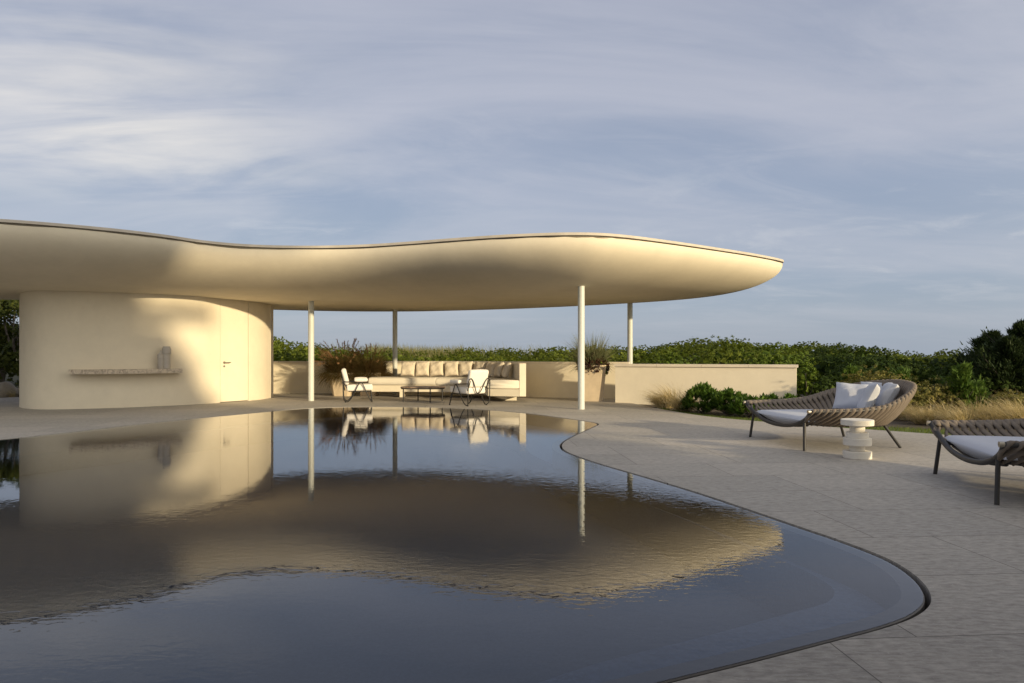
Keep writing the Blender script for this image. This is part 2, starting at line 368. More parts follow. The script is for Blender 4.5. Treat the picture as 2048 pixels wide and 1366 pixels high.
dk.add(*sweep(DO, [(0, -.10), (0, 0)])); V, Fc = sweep(O, [(0, 0), (0, -.16)]); dk.add(V, Fc)
tag(dk.build('deck', M['deck'], None, False), kind='structure')
ch = MB().add(*sweep(O, [(.002, -.13), (-.045, -.13)])); tag(ch.build('pool_channel', M['channel'], None, False), kind='structure')
lip = MB().add(*sweep(inset(0), [(-.030, -.14), (-.028, -.012), (-.033, -.0075), (-.13, -.0075), (-.13, -.25)])); tag(lip.build('pool_lip', M['lip'], None, False), kind='structure')
W_ = inset(.034)
tag(flat_with_hole('water', W_, None, -.004, None).build('water', M['water'], None, False), kind='structure')
deep_px = [(-200, 930), (0, 905), (200, 885), (400, 862), (560, 846), (700, 838), (850, 838), (960, 846), (1030, 862), (1056, 880), (1052, 893), (1062, 908), (1100, 926), (1165, 953), (1283, 1004), (1388, 1047), (1466, 1082), (1564, 1121), (1630, 1152), (1668, 1180), (1655, 1204), (1580, 1226), (1400, 1275), (1200, 1325)]
DP = cr([gp(x, y, -.22) for x, y in deep_px] + [(-.6, 2.6), (-3, 2.2), (-6, 2.6), (-7.6, 4.4), (-7.7, 7)], 5, True)
if area(DP) < 0: DP = DP[::-1]
bs = flat_with_hole('basin', inset(.13), DP, -.22, None)
V, Fc = sweep(DP, [(0, -.22), (-.03, -.60)]); bs.add(V, Fc)
b2 = flat_with_hole('b', DP - normals2(DP)*.03, None, -.60, None)
tag(b2.build('pool_floor', simple('dark pool floor', (.046, .066, .098), .12, 1.0, .8, 60, .1, .002, fine=(42, .4)), None, False), kind='structure')
tag(bs.build('pool_basin', M['basin'], None, False), kind='structure')
# ground and dunes
def sstep(a, b, x): t = np.clip((x-a)/(b-a), 0, 1); return t*t*(3-2*t)
sky_x = [-900, -300, 0, 60, 300, 546, 600, 640, 700, 780, 850, 900, 960, 1050, 1130, 1250, 1310, 1370, 1400, 1440, 1480, 1530, 1590, 1650, 1700, 1760, 1800, 1850, 1880, 1910, 1940, 1965, 2048, 2400, 3000]
sky_y = [640, 640, 640, 640, 655, 671, 680, 689, 692, 694, 697, 698, 692, 695, 690, 688, 687, 682, 675, 674, 676, 683, 682, 683, 685, 692, 700, 706, 703, 702, 710, 713, 712, 712, 712]
RD = 46.
def canopy(X, Y):                                   # height of the scrub's top over the ground, metres
    px = 1024 + F*X/np.maximum(Y, 1); ridge = CH + (HY - np.interp(px, sky_x, sky_y))*RD/F
    low = .95 + .12*np.sin(X*.9+Y*.5)
    t = sstep(24, RD, Y)
    return low*(1-t) + ridge*t - sstep(RD, 70, Y)*1.5
xs = np.r_[np.linspace(-400, -60, 12)[:-1], np.linspace(-60, 60, 121), np.linspace(60, 400, 12)[1:]]; ys = np.r_[np.linspace(-60, -16, 6)[:-1], np.linspace(-16, 18, 35)[:-1], np.linspace(18, 70, 60), np.linspace(70, 140, 15)[1:]]
GX, GY = np.meshgrid(xs, ys)
GZ = np.where(GY > 20, canopy(GX, GY) - 1.05, -.05); GZ = -.06*(1-sstep(21, 27, GY)) + GZ*sstep(21, 27, GY)
GZ = np.where(GY > 70, GZ - sstep(70, 110, GY)*4.5, GZ)
n0, n1 = GX.shape
Fg = [(j*n1+i, j*n1+i+1, (j+1)*n1+i+1, (j+1)*n1+i) for j in range(n0-1) for i in range(n1-1)]
# the terrain is cut away under the deck and pool
def inside(P, C):
    x, y = P[:, 0], P[:, 1]; r = np.zeros(len(P), bool); j = len(C)-1
    for i in range(len(C)):
        xi, yi = C[i]; xj, yj = C[j]
        with np.errstate(divide='ignore', invalid='ignore'):
            c = ((yi > y) != (yj > y)) & (x < (xj-xi)*(y-yi)/(yj-yi+1e-12)+xi)
        r ^= c; j = i
    return r
V = np.stack([GX.ravel(), GY.ravel(), GZ.ravel()], 1)
ins = inside(V[:, :2], DO)
_sd = np.full(len(V), 1e9)
for _a, _b in zip(DO, np.roll(DO, -1, 0)):
    _e = _b-_a; _t = np.clip(((V[:, :2]-_a)@_e)/max(_e.dot(_e), 1e-9), 0, 1); _sd = np.minimum(_sd, np.linalg.norm(V[:, :2]-(_a+_t[:, None]*_e), axis=1))
V[ins & (_sd <= 1.3), 2] = -.06; V[ins & (_sd > 1.3), 2] = -2.2
nearpool = (V[:, 1] < 21) & ~ins; V[nearpool, 2] = -.045
# keep ground below deck where a cell straddles the rim
tag(MB().add(V, Fg).build('ground', M['ground'], None, True), kind='structure')
tag(MB().add([(-20000, 100, -4), (20000, 100, -4), (20000, 25000, -4), (-20000, 25000, -4)], [(0, 1, 2, 3)]).build('sea', M['sea'], None, False), kind='structure')
lawn_in = cr([gp(*p) for p in [(1318, 813), (1345, 819), (1398, 827), (1450, 832), (1524, 837), (1650, 846), (1770, 852), (1863, 857), (2048, 867)]], 5)
lawn_out = np.array(deck_out[8:70]); lawn_out = cr([gp(*p) for p in [(1318, 816.5), (1331, 819.5), (1380, 828), (1398, 830.5), (1450, 836.5), (1524, 843), (1650, 853), (1770, 861), (1863, 867.5), (2048, 881)]], 5)
lawn_in = np.vstack([lawn_in, [(9.4, 10.6), (13, 9)]]); lawn_out = np.vstack([lawn_out, [(9.2, 9.2), (12.5, 7.3)]])
LP = np.vstack([lawn_out, lawn_in[::-1]])
tag(flat_with_hole('turf', LP if area(LP) > 0 else LP[::-1], None, -.02, None).build('lawn', M['turf'], None, False), kind='structure')
bed = np.vstack([lawn_in, [(14, 30), (9, 24.5), (2.7, 24.2), (2.7, 18.2)]])
tag(flat_with_hole('bed', bed if area(bed) > 0 else bed[::-1], None, -.03, None).build('planting_bed', M['soil'], None, False), kind='structure')
# ------------------------------------------------------------------ pavilion
pav = thing('pool_pavilion', 'cream pool pavilion with a sweeping flat roof over a rounded drum and four slim posts', 'pavilion', (0, 0, 0))
ZT, ZS, DROP, WID = 3.66, 3.585, .945, 3.0
def roofpt(x, y): d = F*(ZT-CH)/(HY-y); return ((x-1024)*d/F, d)
fr_px = [(0, 438), (125, 447.5), (250, 459.5), (330, 469.5), (400, 480), (470, 487), (540, 490.5), (620, 491.5), (690, 490.5), (750, 488), (830, 482.5), (900, 477), (1000, 470), (1060, 467.2), (1110, 465.5), (1160, 465), (1200, 466), (1250, 470), (1350, 483), (1450, 498), (1500, 506), (1535, 512.5), (1556, 517)]
front = [(-23.5, 17), (-22, 14.4), (-18.5, 12.4), (-15, 11.6), (-12, 11.9)] + [roofpt(*p) for p in fr_px] + [(7.0, 18.1)]
back = [(-23.5, 17), (-22.5, 19), (-19.5, 20.2), (-16, 20.3), (-13.5, 20.6), (-11.2, 22.2), (-9, 24.2), (-6, 25.4), (-3, 25.5), (-1, 24.9), (.8, 24.1), (2.6, 23.0), (4.3, 21.7), (5.6, 20.5), (6.55, 19.4), (6.93, 18.65), (7.0, 18.1)]
whole = cr(front[:-1] + back[::-1][:-1], 14, True)
itip = int(np.argmax(whole[:, 0])); iw = int(np.argmin(whole[:, 0]))
fc = whole[iw:itip+1] if iw < itip else np.vstack([whole[iw:], whole[:itip+1]])
bc = (np.vstack([whole[itip:], whole[:iw+1]]) if iw < itip else whole[itip:iw+1])[::-1]
NU, NV = 420, 72
def cosres(C, n):                                    # samples crowd towards both ends
    s = np.r_[0, np.cumsum(np.linalg.norm(np.diff(C, axis=0), axis=1))]
    q = np.linspace(0, 1, n); q = q - np.sin(2*np.pi*q)/(2*np.pi)*.75; q *= s[-1]
    return np.stack([np.interp(q, s, C[:, k]) for k in range(2)], 1)
fr_, bk_ = cosres(fc, NU), cosres(bc, NU)
def pdist(P, C):
    out = np.full(len(P), 1e9)
    A, B = C[:-1], C[1:]
    for a, b in zip(A, B):
        ab = b-a; L2 = max(ab.dot(ab), 1e-12); t = np.clip(((P-a)@ab)/L2, 0, 1); d = np.linalg.norm(P-(a+t[:, None]*ab), axis=1); out = np.minimum(out, d)
    return out
vv = (1-np.cos(np.linspace(0, np.pi, NV)))/2
G = fr_[:, None, :]*(1-vv)[None, :, None] + bk_[:, None, :]*vv[None, :, None]
P2 = G.reshape(-1, 2)
df, db = pdist(P2, resample(fc, 260)), pdist(P2, resample(bc, 260))
dd = np.maximum((np.maximum(df, 1e-4)**-6. + np.maximum(db, 1e-4)**-6.)**(-1/6.), 0)
u_ = np.clip(dd/WID, 0, 1); zz_ = ZS - DROP*np.sqrt(np.maximum(1-(1-u_)**2.2, 0))
def soffit_z(x, y):
    p = np.array([[x, y]]); a, b = pdist(p, fc), pdist(p, bc); q = (a**-6. + b**-6.)**(-1/6.)
    return float(ZS - DROP*math.sqrt(max(1-(1-min(q[0]/WID, 1))**2.2, 0)))
roof = MB()
idx = lambda i, j: i*NV+j
edge_in = .03
cen = G.mean(axis=1, keepdims=True)
roof.add(np.column_stack([P2, zz_]), [(idx(i, j), idx(i, j+1), idx(i+1, j+1), idx(i+1, j)) for i in range(NU-1) for j in range(NV-1)])
roof_o = roof.build('roof', M['stucco'], pav, True)
OUT = resample(whole, 700, True)
if area(OUT) < 0: OUT = OUT[::-1]
gap = MB().add(*sweep(OUT, [(-.035, ZS-.01), (-.04, ZS+.03)])); gap.build('shadow_gap', M['dark'], roof_o, True)
rim = MB().add(*sweep(OUT, [(-.07, ZS+.016), (.022, ZS+.016), (.028, ZS+.022), (.028, ZT-.004), (.022, ZT), (-.25, ZT+.001)]))
tp = flat_with_hole('t', OUT - normals2(OUT)*.25, None, ZT+.001, None); rim.add(tp.v, tp.f)
rim.build('roof_edge', M['fascia'], roof_o, True, sharp=30)
# drum wall
wall_px = [(39.2, 815.5), (55, 817.6), (91.5, 818.8), (183, 817.2), (311, 812.6), (403, 808.2), (439, 805.6), (496, 801.6), (525, 798.6), (542, 795.5)]
wp = [gp(*p) for p in wall_px]
wc = cr([(-11.25, 20.6), (-11.75, 19.2), (-11.85, 17.8), (-11.72, 16.7)] + wp[1:], 14)
ws = np.r_[0, np.cumsum(np.linalg.norm(np.diff(wc, axis=0), axis=1))]
wc = resample(wc, 400)
def wall_at_px(px): return int(np.argmin(np.abs((wc[:, 0]/wc[:, 1]*F + 1024) - px) + (np.arange(len(wc)) < 90)*1e3))
ia, ib = wall_at_px(440.5), wall_at_px(497.5)
wn = normals2(wc, False)
if wn[200, 1] > 0: wn = -wn
end_t = wc[-1]
wall_out = np.vstack([wc[:ia], [wc[ia]-wn[ia]*.10], wc[ia+1:ib] - wn[ia+1:ib]*.10, [wc[ib]-wn[ib]*.10], wc[ib+1:]])
wall_out = np.vstack([wc[:ia+1], wc[ia:ib+1] - wn[ia:ib+1]*.10, wc[ib:], [(-7.35, 20.2), (-7.75, 21.0), (-8.6, 21.6), (-10, 21.5)]])
MB().add(*prism(wall_out, 0, 2.78)).build('wall', M['stucco'], pav, True, sharp=35)
e0, e1 = wc[ia], wc[ib]
k0, k1 = ia+1, ib-1
seg = wc[ia:ib+1]; sn = wn[ia:ib+1]
seg = resample(seg, 40); sn = normals2(seg, False); sn = -sn if sn[10, 1] > 0 else sn
L_ = np.linalg.norm(seg[1:]-seg[:-1], axis=1).sum()
tt = np.linspace(.012/L_, 1-.012/L_, 40); sidx = tt*39
ds = np.stack([np.interp(sidx, np.arange(40), seg[:, k]) for k in range(2)], 1); dn = np.stack([np.interp(sidx, np.arange(40), sn[:, k]) for k in range(2)], 1)
door = MB().add(*prism(np.vstack([ds-dn*.008, (ds-dn*.05)[::-1]]), .018, 2.78)).build('door', M['stucco'], pav, True, sharp=35)
hp = ds[5]; hn = dn[5]; ht = (ds[6]-ds[4]); ht /= np.linalg.norm(ht)
def on(z, o, t): q = hp + hn*o + ht*t; return (q[0], q[1], z)
hz = 1.02
h = MB()
h.add(*tube([on(hz, -.01, 0), on(hz, .012, 0)], .030, 16)); h.add(*tube([on(hz, .01, 0), on(hz, .055, 0)], .012, 10)); h.add(*tube([on(hz, .052, -.01), on(hz, .055, .05), on(hz, .053, .155)], .0125, 10))
h.build('handle', M['steel'], door, True, sharp=40)
MB().add(*tube([on(hz-.095, -.01, 0), on(hz-.095, .01, 0)], .024, 16)).build('keyhole', M['steel'], door, True, sharp=40)
# end trim of the drum: a slim recessed upright and a pale jamb
q = wc[-1]; t_ = wc[-1]-wc[-3]; t_ /= np.linalg.norm(t_)
MB().add(*box((q[0]-.02, q[1]+.16, 1.39), (.045, .06, 2.78))).build('end_trim', M['stucco'], pav, False)
# shelf
sa, sb = wall_at_px(139), wall_at_px(361)
sg = resample(wc[sa:sb+1], 40); sN = normals2(sg, False); sN = -sN if sN[10, 1] > 0 else sN
chord = sg[-1]-sg[0]; cn = np.array([chord[1], -chord[0]])/np.linalg.norm(chord); cn = -cn if cn[1] > 0 else cn
w_ = np.linspace(0, 1, 40)
frontl = sg + sN*(.34*np.clip(np.minimum(w_, 1-w_)/.02, .0, 1)**.35)[:, None]
ob = np.vstack([frontl, (sg-sN*.05)[::-1]])
MB().add(*prism(ob, .785, .888)).build('shelf', M['shelf'], pav, True, sharp=35, bevel=.006)
# posts
for (px, py) in ((622.3, 801.8), (1162.5, 818.4)):
    X, Y = gp(px, py); MB().add(*lathe([(.0755, 0), (.0755, soffit_z(X, Y)+.08)], 32, (X, Y, 0))).build('post', M['column'], pav, True)
for (px, d) in ((790, 22.0), (1260, 20.2)):
    X = (px-1024)*d/F; MB().add(*lathe([(.0755, 0), (.0755, soffit_z(X, d)+.08)], 32, (X, d, 0))).build('post', M['column'], pav, True)
# ------------------------------------------------------------------ garden walls
def unit2(v): return v/np.linalg.norm(v)
def garden_wall(name, label, line, thick, ztop, over=.03, cap_t=.06, pieces=1):
    C = np.array(line); N = normals2(C, False); N = -N if N[len(N)//2, 1] > 0 else N       # N towards the pool
    oc = np.vstack([C, (C - N*thick)[::-1]])
    if area(oc) < 0: oc = oc[::-1]
    t = thing(name, label, 'wall', (0, 0, 0))
    MB().add(*prism(oc, -.05, ztop-cap_t)).build('wall_body', M['stucco'], t, True, sharp=35)
    T0 = C[0]-C[1]; T0 /= np.linalg.norm(T0); T1 = C[-1]-C[-2]; T1 /= np.linalg.norm(T1)
    C2 = np.vstack([[C[0]+T0*over], C[1:-1], [C[-1]+T1*over]])
    mb = MB(); C3 = resample(C2, 24*pieces+1); N3 = normals2(C3, False); N3 = -N3 if N3[5, 1] > 0 else N3
    for k in range(pieces):                          # coping stones, a hairline joint between each
        c = C3[k*24:k*24+25].copy(); nn = N3[k*24:k*24+25]; d0 = unit2(c[1]-c[0])
        if k: c[0] += d0*.005
        cp = np.vstack([c+nn*over, (c-nn*(thick+over))[::-1]]); cp = cp if area(cp) > 0 else cp[::-1]
        mb.add(*prism(cp, ztop-cap_t, ztop))
    mb.build('coping', M['coping'], t, True, sharp=35)
    return t
Cw = cr([(-9.2, 21.9), (-8.3, 22.05), (-7.3, 22.1), (-5.9, 22.15), (-4.4, 22.4), (-3, 22.55), (-1.6, 22.15), (-.4, 21.2), (.3, 20.5), (1.1, 20.0), (2.1, 19.65), (3.2, 19.35)], 8)
garden_wall('garden_wall', 'low cream wall with thin coping curving behind the sofa and planters', Cw, .3, 1.02, pieces=9)
bw0, bw1 = gp(1230.5, 805), (6.58, 16.2)
Bw = np.linspace(bw0, bw1, 14)
garden_wall('garden_wall', 'sunlit straight cream wall with pale coping behind the green shrubs on the right', Bw, .42, .985, .035, .065, 4)
# ------------------------------------------------------------------ cushions
def cushion(w, d, t, n=18, pinch=.07, puff=.42, seed=0, wr=.012, ends=True):
    r = np.random.default_rng(seed); g = np.linspace(-1, 1, n); X, Y = np.meshgrid(g, g)
    X = np.sign(X)*np.abs(X)**.85; Y = np.sign(Y)*np.abs(Y)**.85
    prof = np.clip((1-X**4), 0, 1)**puff*np.clip((1-Y**4), 0, 1)**puff
    ph = r.uniform(0, 6, 6)
    wrk = wr*(np.sin(X*5+ph[0]+2*Y)+np.sin(Y*6+ph[1]-2.5*X)+.6*np.sin(X*11+ph[2])*np.sin(Y*9+ph[3]))*prof
    px = X*(1-pinch*(1-Y**2)*np.abs(X)**2); py = Y*(1-pinch*(1-X**2)*np.abs(Y)**2)
    top = np.stack([px*w/2, py*d/2, prof*t/2+wrk], 2).reshape(-1, 3); bot = np.stack([px*w/2, py*d/2, -prof*t/2+wrk*.5-.001], 2).reshape(-1, 3)
    Fc = [(j*n+i, j*n+i+1, (j+1)*n+i+1, (j+1)*n+i) for j in range(n-1) for i in range(n-1)]
    k = n*n
    return np.vstack([top, bot]), Fc + [tuple(k+i for i in reversed(f)) for f in Fc]
def rot(V, rx=0, ry=0, rz=0, loc=(0, 0, 0)):
    V = np.array(V, float)
    for a, (i, j) in ((rx, (1, 2)), (ry, (2, 0)), (rz, (0, 1))):
        c, s = math.cos(a), math.sin(a); A = V[:, i].copy(); B = V[:, j].copy(); V[:, i] = A*c-B*s; V[:, j] = A*s+B*c
    return V + np.array(loc)
def rbox(w, d, h, r=.04, n=5):                       # soft upholstered block centred at the origin
    me_v = []; g = lambda L: np.r_[-L/2+r*(1-np.cos(np.linspace(0, np.pi/2, n)))*1.0, np.linspace(-L/2+r, L/2-r, 6)[1:-1], (L/2-r*(1-np.cos(np.linspace(0, np.pi/2, n))))[::-1]]
    mb = MB()
    for ax, (a, b, c) in enumerate(((w, d, h), (d, h, w), (h, w, d))):
        ga, gb = g(a), g(b)
        for s in (-1, 1):
            A, B = np.meshgrid(ga, gb); C = np.full_like(A, s*c/2)
            P = [A, B, C]; order = {0: (0, 1, 2), 1: (2, 0, 1), 2: (1, 2, 0)}[ax]
            Pt = np.stack([P[o] for o in order], 2).reshape(-1, 3)
            core = np.clip(Pt, [-w/2+r, -d/2+r, -h/2+r], [w/2-r, d/2-r, h/2-r]); dl = Pt-core; ln = np.maximum(np.linalg.norm(dl, axis=1, keepdims=True), 1e-9)
            Pt = core + dl/ln*r
            Pt[:, 2] += .012*np.cos(np.clip(Pt[:, 0]/w, -.5, .5)*np.pi)*np.cos(np.clip(Pt[:, 1]/d, -.5, .5)*np.pi)*np.sign(Pt[:, 2])
            na, nb = len(ga), len(gb)
            Fc = [(j*na+i, j*na+i+1, (j+1)*na+i+1, (j+1)*na+i) for j in range(nb-1) for i in range(na-1)]
            if s < 0: Fc = [f[::-1] for f in Fc]
            mb.add(Pt, Fc)
    return np.array(mb.v), mb.f
def weld(o, dist=.0008):
    import bmesh
    bm = bmesh.new(); bm.from_mesh(o.data); bmesh.ops.remove_doubles(bm, verts=bm.verts, dist=dist); bmesh.ops.recalc_face_normals(bm, faces=bm.faces); bm.to_mesh(o.data); bm.free(); o.data.shade_smooth(); return o
# ------------------------------------------------------------------ sofa
K = 1400/1365
Bp = cr([(-3.05*K, 20.55*K), (-1.9*K, 20.5*K), (-1.0*K, 20.3*K), (-.25*K, 19.6*K), (.1*K, 18.5*K), (.2*K, 17.25*K)], 8)
Fp = cr([(-4.02*K, 19.62*K), (-2.6*K, 19.5*K), (-1.6*K, 19.35*K), (-1.0*K, 18.85*K), (-.72*K, 18.2*K), (-.6*K, 17.5*K)], 8)
sofa = thing('sofa', 'long curved cream outdoor sofa with built in back along the rear wall', 'sofa')
left_back = (-4.0*K, 20.5*K)
plan = np.vstack([Fp, Bp[::-1], [left_back]])
if area(plan) < 0: plan = plan[::-1]
MB().add(*prism(plan, .16, .345)).build('base', M['stucco'], sofa, True, sharp=35, bevel=.006)
Nb = normals2(Bp, False); Nb = Nb if Nb[5, 1] < 0 else -Nb
bk = np.vstack([Bp + Nb*.02, (Bp - Nb*.15)[::-1]]); bk = bk if area(bk) > 0 else bk[::-1]
V, Fc = prism(bk, .162, 1.0); MB().add(V, Fc).build('backrest', M['stucco'], sofa, True, sharp=35, bevel=.008)
for (px, py, w) in ((803.5, 794.8, .12), (1022, 801.5, .30)):
    X, Y = gp(px, py); MB().add(*box((X, Y+.15, .085), (w, .3, .155))).build('plinth', M['stucco'], sofa, False)
def seat_block(f, b, name):
    # f and b: polylines of equal length from left to right along the front and back
    n = len(f); nb = 9; prof = []
    th = np.linspace(0, np.pi, nb)
    rows = []
    r = .055
    # ring of cross-section points: bottom front, bulged front, top front ... top back, bottom back
    cs = [(r*.6, .350), (.0, .372), (-.012, .43), (.0, .515), (r*.5, .552), (r*1.5, .568), (.5, .578), (1-.02, .57), (1-.0, .36)]
    V = []
    for i in range(n):
        e = min(i, n-1-i)/max(n-1, 1); shrink = 1.0
        edge = 1 if 0 < i < n-1 else 0
        a, c = f[i], b[i]; dv = c-a; L = np.linalg.norm(dv); dv = dv/L
        for k, (o, z) in enumerate(cs):
            oo = o if k < 6 else o*L
            zc = .46
            z2 = z if 2 <= i <= n-3 else zc + (z-zc)*{0: .55, 1: .9}[min(i, n-1-i)]
            V.append((*(a+dv*oo), z2))
    m = len(cs); Fc = []
    for i in range(n-1):
        for k in range(m): Fc.append((i*m+k, i*m+(k+1) % m, (i+1)*m+(k+1) % m, (i+1)*m+k))
    Fc += [tuple(range(m))[::-1], tuple((n-1)*m+k for k in range(m))]
    return weld(MB().add(V, Fc).build(name, M['sofafab'], sofa, True))
Bfull = np.vstack([[left_back], Bp]); Fr, Br = resample(Fp, 121), resample(Bfull, 121)
Nf = normals2(Fr, False); Nf = Nf if Nf[5, 1] < 0 else -Nf; Fr = Fr + Nf*.015
def ends(a, b):
    base = np.r_[a, a+.06, a+.35, np.linspace(a+2, b-2, 20), b-.35, b-.06, b]
    ii = lambda C: np.stack([np.interp(base, np.arange(121), C[:, k]) for k in range(2)], 1)
    return ii(Fr), ii(Br)
for a, b in ((0, 49), (49.3, 84), (84.3, 120)): seat_block(*ends(a, b), 'seat_cushion')
# scatter pillows along the sofa back
pp = [(815, 'first'), (844, 0), (873, 0), (902, 0), (931, 0), (958, 0), (981, 0), (999, 0), (1013, 0)]
plabels = ['sand scatter cushion at the left end of the sofa back', 'second sand scatter cushion from the left on the curved sofa', 'third sand scatter cushion from the left on the curved sofa',
           'fourth sand scatter cushion from the left on the sofa, left of the right armchair', 'fifth scatter cushion on the sofa, left of the armchair back', 'scatter cushion half shaded behind the right armchair back',
           'shaded scatter cushion just right of the armchair back on the sofa', 'second last scatter cushion at the right end of the sofa', 'sunlit scatter cushion leaning at the right end of the sofa']
cpx = (Bp+Nb*.2)[:, 0]/(Bp+Nb*.2)[:, 1]*F+1024; cpx = np.maximum.accumulate(cpx + np.arange(len(cpx))*1e-4)
for k, (px, _) in enumerate(pp):
    tt_ = float(np.interp([816, 845, 873, 903, 932, 959, 982, 998, 1013][k], cpx, np.linspace(0, 1, len(cpx))))
    s_ = tt_*(len(Bp)-1); P = np.array([np.interp(s_, np.arange(len(Bp)), Bp[:, c]) for c in range(2)]); Nn = np.array([np.interp(s_, np.arange(len(Bp)), Nb[:, c]) for c in range(2)]); Nn /= np.linalg.norm(Nn)
    V, Fc = cushion(.43, .45, .19, seed=k+3, wr=.009)
    yaw = math.atan2(Nn[0], -Nn[1]) + random.uniform(-.13, .13)
    o = MB().add(V, Fc).build('scatter_cushion', M['pillow'], None, True); weld(o)
    o.rotation_euler = (R(72+random.uniform(-3, 3)), R(random.uniform(-6, 6)), yaw)
    o.location = (P[0]+Nn[0]*.20, P[1]+Nn[1]*.20, .575+.225)
    tag(o, plabels[k], 'cushion', 'scatter cushions on the sofa')
# ------------------------------------------------------------------ wire armchairs
def armchair(label, loc, rz):
    t = thing('armchair', label, 'armchair', loc, rz, 'wire armchairs by the pool')
    fr = MB(); r = .0125
    pathM = cr([(-.30, -.30, .02), (-.335, -.34, .07), (-.345, -.365, .42), (-.335, -.375, .60), (-.27, -.38, .655), (-.205, -.375, .60), (-.15, -.365, .50), (-.06, -.33, .33), (0, -.32, .295), (.06, -.33, .33), (.15, -.365, .50), (.205, -.375, .60), (.27, -.38, .655), (.335, -.375, .60), (.345, -.365, .42), (.335, -.34, .07), (.30, -.30, .02)], 8)
    fr.add(*tube(pathM, r, 8))
    for s in (-1, 1):
        side = cr([(s*.30, -.30, .02), (s*.31, -.24, .025), (s*.325, -.15, .12), (s*.345, .0, .42), (s*.348, .05, .495), (s*.348, .10, .50), (s*.345, .15, .42), (s*.335, .28, .13), (s*.32, .34, .03), (s*.30, .365, .02), (s*.285, .36, .10), (s*.26, .34, .29)], 8)
        fr.add(*tube(side, r, 8))
        fr.add(*tube([(s*.34, -.37, .535), (s*.348, -.1, .525), (s*.348, .16, .52)], .011, 8))
        fr.add(*tube([(s*.348, .075, .49), (s*.348, .075, .525)], .011, 8))
        fr.add(*tube(cr([(s*.30, -.39, .60), (s*.285, -.30, .42), (s*.27, -.20, .28)], 5), .011, 8))
        for fy, fx in ((-.30, .30), (.36, .305)): fr.add(*tube([(s*fx, fy, .0), (s*fx, fy, .025)], .017, 8))
    fr.add(*tube([(-.28, -.22, .285), (.28, -.22, .285)], .011, 8)); fr.add(*tube([(-.26, .33, .28), (.26, .33, .28)], .011, 8))
    for s in (-1, 1): fr.add(*tube([(s*.27, -.22, .282), (s*.26, .33, .278)], .011, 8))
    fr.build('frame', M['rod'], t, True)
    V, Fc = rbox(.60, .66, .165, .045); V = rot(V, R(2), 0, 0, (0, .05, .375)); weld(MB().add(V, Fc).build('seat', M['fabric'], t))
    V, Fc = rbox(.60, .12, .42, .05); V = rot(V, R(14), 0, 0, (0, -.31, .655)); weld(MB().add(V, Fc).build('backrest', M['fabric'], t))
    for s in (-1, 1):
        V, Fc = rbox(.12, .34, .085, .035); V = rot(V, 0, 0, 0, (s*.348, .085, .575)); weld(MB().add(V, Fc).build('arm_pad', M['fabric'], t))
    return t
armchair('white cushioned wire armchair in front of the left planters, facing the coffee table', (-4.02, 18.22, 0), math.atan2(.22, .97) - math.pi/2)
armchair('white cushioned wire armchair seen from behind beside the pool, right of the coffee table', (-1.04, 16.92, 0), math.atan2(.7, -.7) - math.pi/2)
# ------------------------------------------------------------------ coffee table
ct = thing('coffee_table', 'low coffee table with brown marble top and thin dark legs', 'coffee table', (-2.32, 18.26, 0), R(-6))
hexo = cr([(-.56, -.05), (-.5, -.3), (-.15, -.40), (.3, -.38), (.54, -.2), (.57, .08), (.48, .34), (.1, .42), (-.3, .38), (-.52, .2)], 6, True)
hexo = hexo if area(hexo) > 0 else hexo[::-1]
MB().add(*prism(hexo, .362, .392)).build('tabletop', M['tabletop'], ct, True, sharp=40, bevel=.004)
MB().add(*sweep(hexo, [(-.03, .335), (-.01, .335), (-.01, .360), (-.03, .360), (-.03, .335)])).build('rim', M['rod'], ct, True, sharp=40)
for x, y in ((-.46, -.25), (.27, -.36), (-.22, .36), (.46, .24)): MB().add(*tube([(x, y, 0), (x, y, .36)], .016, 10)).build('leg', M['rod'], ct, True, sharp=40)
# ------------------------------------------------------------------ planters
def planter(label, loc, rz, hgt, wt, wb, cham=.09):
    t = thing('planter', label, 'planter', loc, rz)
    def oc(w): h = w/2; c = cham*w/.7; return [(-h+c, -h), (h-c, -h), (h, -h+c), (h, h-c), (h-c, h), (-h+c, h), (-h, h-c), (-h, -h+c)]
    mb = MB(); V = []; lv = [(wb, 0), (wt, hgt), (wt-.07, hgt), (wt-.08, hgt-.09)]
    for w, z in lv: V += [(x, y, z) for x, y in oc(w)]
    Fc = []
    for k in range(3): Fc += ring_faces(k*8, (k+1)*8, 8)
    mb.add(V, Fc + [tuple(reversed(range(8)))]); mb.build('pot', M['planter'], t, False, bevel=.006)
    MB().add([(x, y, hgt-.08) for x, y in oc(wt-.075)], [tuple(range(8))]).build('soil', M['soil'], t, False)
    return t
pA, pB, pC = (-5.02, 20.85), (-4.26, 20.95), (2.12, 18.55)
planter('tapered sand stone planter of fountain grass, left of the pair behind the armchair', (*pA, 0), R(-4), .69, .74, .52)
planter('tapered sand stone planter of fountain grass, right of the pair, beside the sofa end', (*pB, 0), R(6), .69, .70, .50)
planter('tall tapered sand stone planter behind the front right post', (*pC, 0), R(-9), .95, .76, .56)
